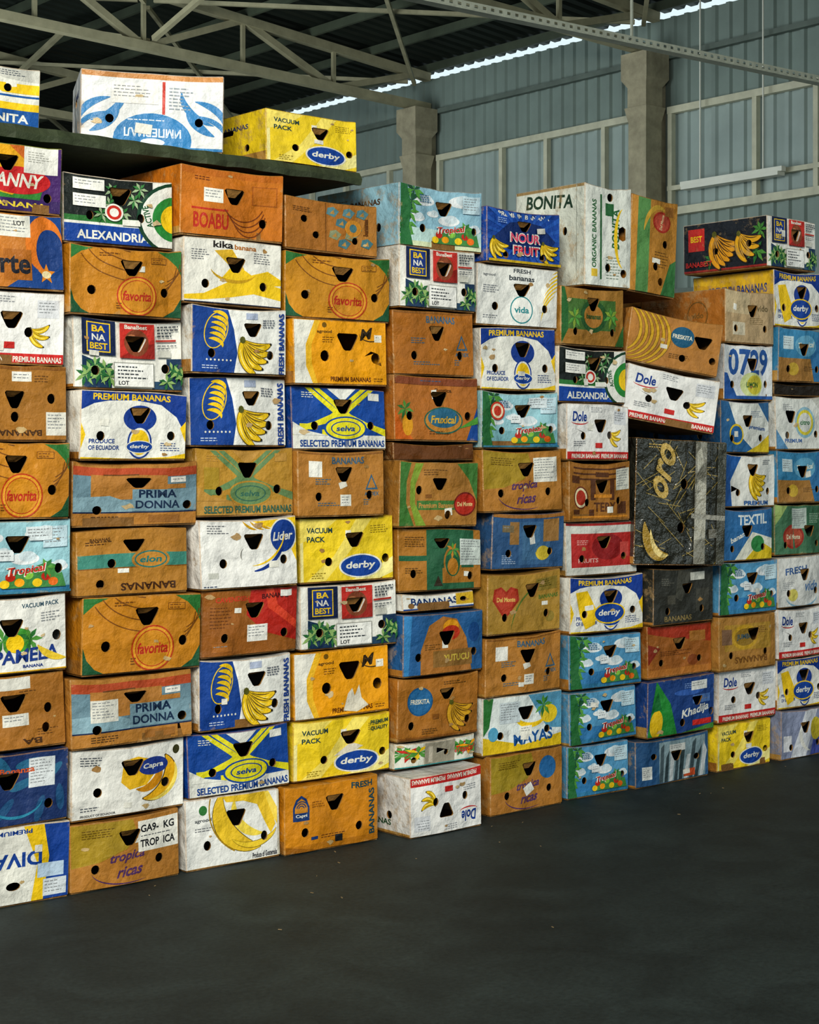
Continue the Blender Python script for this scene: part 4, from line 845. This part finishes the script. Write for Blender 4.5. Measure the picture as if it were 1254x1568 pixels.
# roof
SL=.085
def rz(x): return 9.22+(XW+.3-x)*SL
V=[];Fs=[]
pts=[]; p_=.3; y=-14
while y<45.2: pts+=[(y,0),(y+p_*.5,0),(y+p_*.62,.05),(y+p_*.88,.05)]; y+=p_
for yy,dz in pts:
    V+=[(-14,yy,rz(-14)+dz),(XW+.35,yy,rz(XW+.35)+dz)]
for i in range(len(pts)-1): Fs.append([2*i,2*i+1,2*i+3,2*i+2])
mesh_obj('ceiling',V,Fs,rm)
b=MB(); x=XW-.2
while x>-13:
    b.box(x-.035,-13,rz(x)-.17,x+.035,45,rz(x)-.012); x-=1.45
b.obj('roof_purlins',mat('purlin_steel','#525a4b',.6,3,.2))
bot=lambda x: 8.40+(XW-.45-x)*.028
for py in [p-.5 for p in pil]+[44.5]:
    b=MB(); xe=XW-.45
    topc=lambda x: rz(x)-.25
    b.beam((xe+.3,py,bot(xe)),(-12,py,bot(-12)),.18,.16); b.beam((xe+.3,py,topc(xe+.3)),(-12,py,topc(-12)),.16,.16)
    x=xe; k=0; st=2.1
    while x-st>-12:
        if k%2==0: b.beam((x,py,topc(x)),(x-st,py,bot(x-st)),.12,.12); 
        else: b.beam((x,py,bot(x)),(x-st,py,topc(x-st)),.12,.12)
        b.beam((x-st,py,bot(x-st)),(x-st,py,topc(x-st)),.07,.07)
        x-=st; k+=1
    b.obj('roof_truss',tm)
b=MB()
for i in range(len(pil)-1):
    y0,y1=pil[i]-.4,pil[i+1]-.6
    for x0 in (XW-.6,XW-6.8,XW-13):
        b.beam((x0,y0,rz(x0)-.42),(x0-6,y1,rz(x0-6)-.42),.07,.07); b.beam((x0-6,y0,rz(x0-6)-.5),(x0,y1,rz(x0)-.5),.07,.07)
        b.beam((x0-6,y0,bot(x0-6)+.15),(x0-6,(y0+y1)/2,rz(x0-6)-.3),.09,.09); b.beam((x0-6,y1,bot(x0-6)+.15),(x0-6,(y0+y1)/2,rz(x0-6)-.3),.09,.09)
b.obj('roof_bracing',tm)
# cable tray (slightly skewed to the trusses), hangers
b=MB(); tz=6.0; ty=lambda x:7.55+(17.2-x)*.0587
def tb(x0,x1,dy0,dy1,z0,z1):
    i=len(b.V)
    for z in (z0,z1): b.V+=[(x0,ty(x0)+dy0,z),(x1,ty(x1)+dy0,z),(x1,ty(x1)+dy1,z),(x0,ty(x0)+dy1,z)]
    b.F+=[[i+k for k in f] for f in ((0,3,2,1),(4,5,6,7),(0,1,5,4),(1,2,6,5),(2,3,7,6),(3,0,4,7))]
tb(-4,XW-.3,-.06,.06,tz,tz+.012); tb(-4,XW-.3,-.066,-.06,tz,tz+.03); tb(-4,XW-.3,-.066,-.06,tz+.06,tz+.085); tb(-4,XW-.3,.06,.066,tz,tz+.085)
x=-4
while x<XW-.5: tb(x,x+.06,-.07,-.06,tz+.012,tz+.07); x+=.11
for x in (2,6,10,14,18):
    b.box(x-.012,ty(x)-.012,tz+.01,x+.012,ty(x)+.012,rz(x)-.05)
b.obj('cable_tray',mat('galvanised_steel','#d0d2c0',.5,8,.15,bump=.05))
# strip lamp in front of the window rail, hung from the cladding girt line
b=MB(); ls=.03
b.box(XW-.36,11.6,5.98,XW-.25,13.7,6.06); b.box(XW-.40,11.65,5.92,XW-.212,13.65,5.98)
for yy in (12.0,13.3): b.box(XW-.31,yy,6.06,XW-.29,yy+.02,rz(XW-.3)-.05)
b.obj('strip_lamp',mat('white_enamel','#e6e6da',.4,3,.05))

# ---------------------------------------------------------------- light
w=bpy.data.worlds.new('World'); sc.world=w; w.use_nodes=True; bg=w.node_tree.nodes['Background']; bg.inputs[0].default_value=(.80,.95,1.,1); bg.inputs[1].default_value=.85
def area_l(name,loc,target,sx,sy,en,col):
    L=bpy.data.lights.new(name,'AREA'); L.shape='RECTANGLE'; L.size=sx; L.size_y=sy; L.energy=en; L.color=col
    o=bpy.data.objects.new(name,L); sc.collection.objects.link(o); o.location=loc
    o.rotation_euler=(Vector(target)-Vector(loc)).to_track_quat('-Z','Y').to_euler(); return o
area_l('doorway_daylight',(-2.5,-6.6,5.0),(3.4,0,2.0),3.0,2.6,950,(1,.95,.83))
area_l('hall_wall_fill',(9,17,3.5),(22,19,7.5),8,5,650,(.92,.99,1))  # added fill lamp inside the hall, brightens the right wall

cam=bpy.data.cameras.new('cam'); co=bpy.data.objects.new('camera',cam); sc.collection.objects.link(co)
cam.sensor_fit='HORIZONTAL'; cam.sensor_width=36; cam.lens=36*F/1254; cam.shift_y=-(784-HY)/1254; cam.clip_end=300
co.location=(0,-DC,EH); co.rotation_euler=(math.radians(90),0,-math.atan2(SV,CV)); sc.camera=co
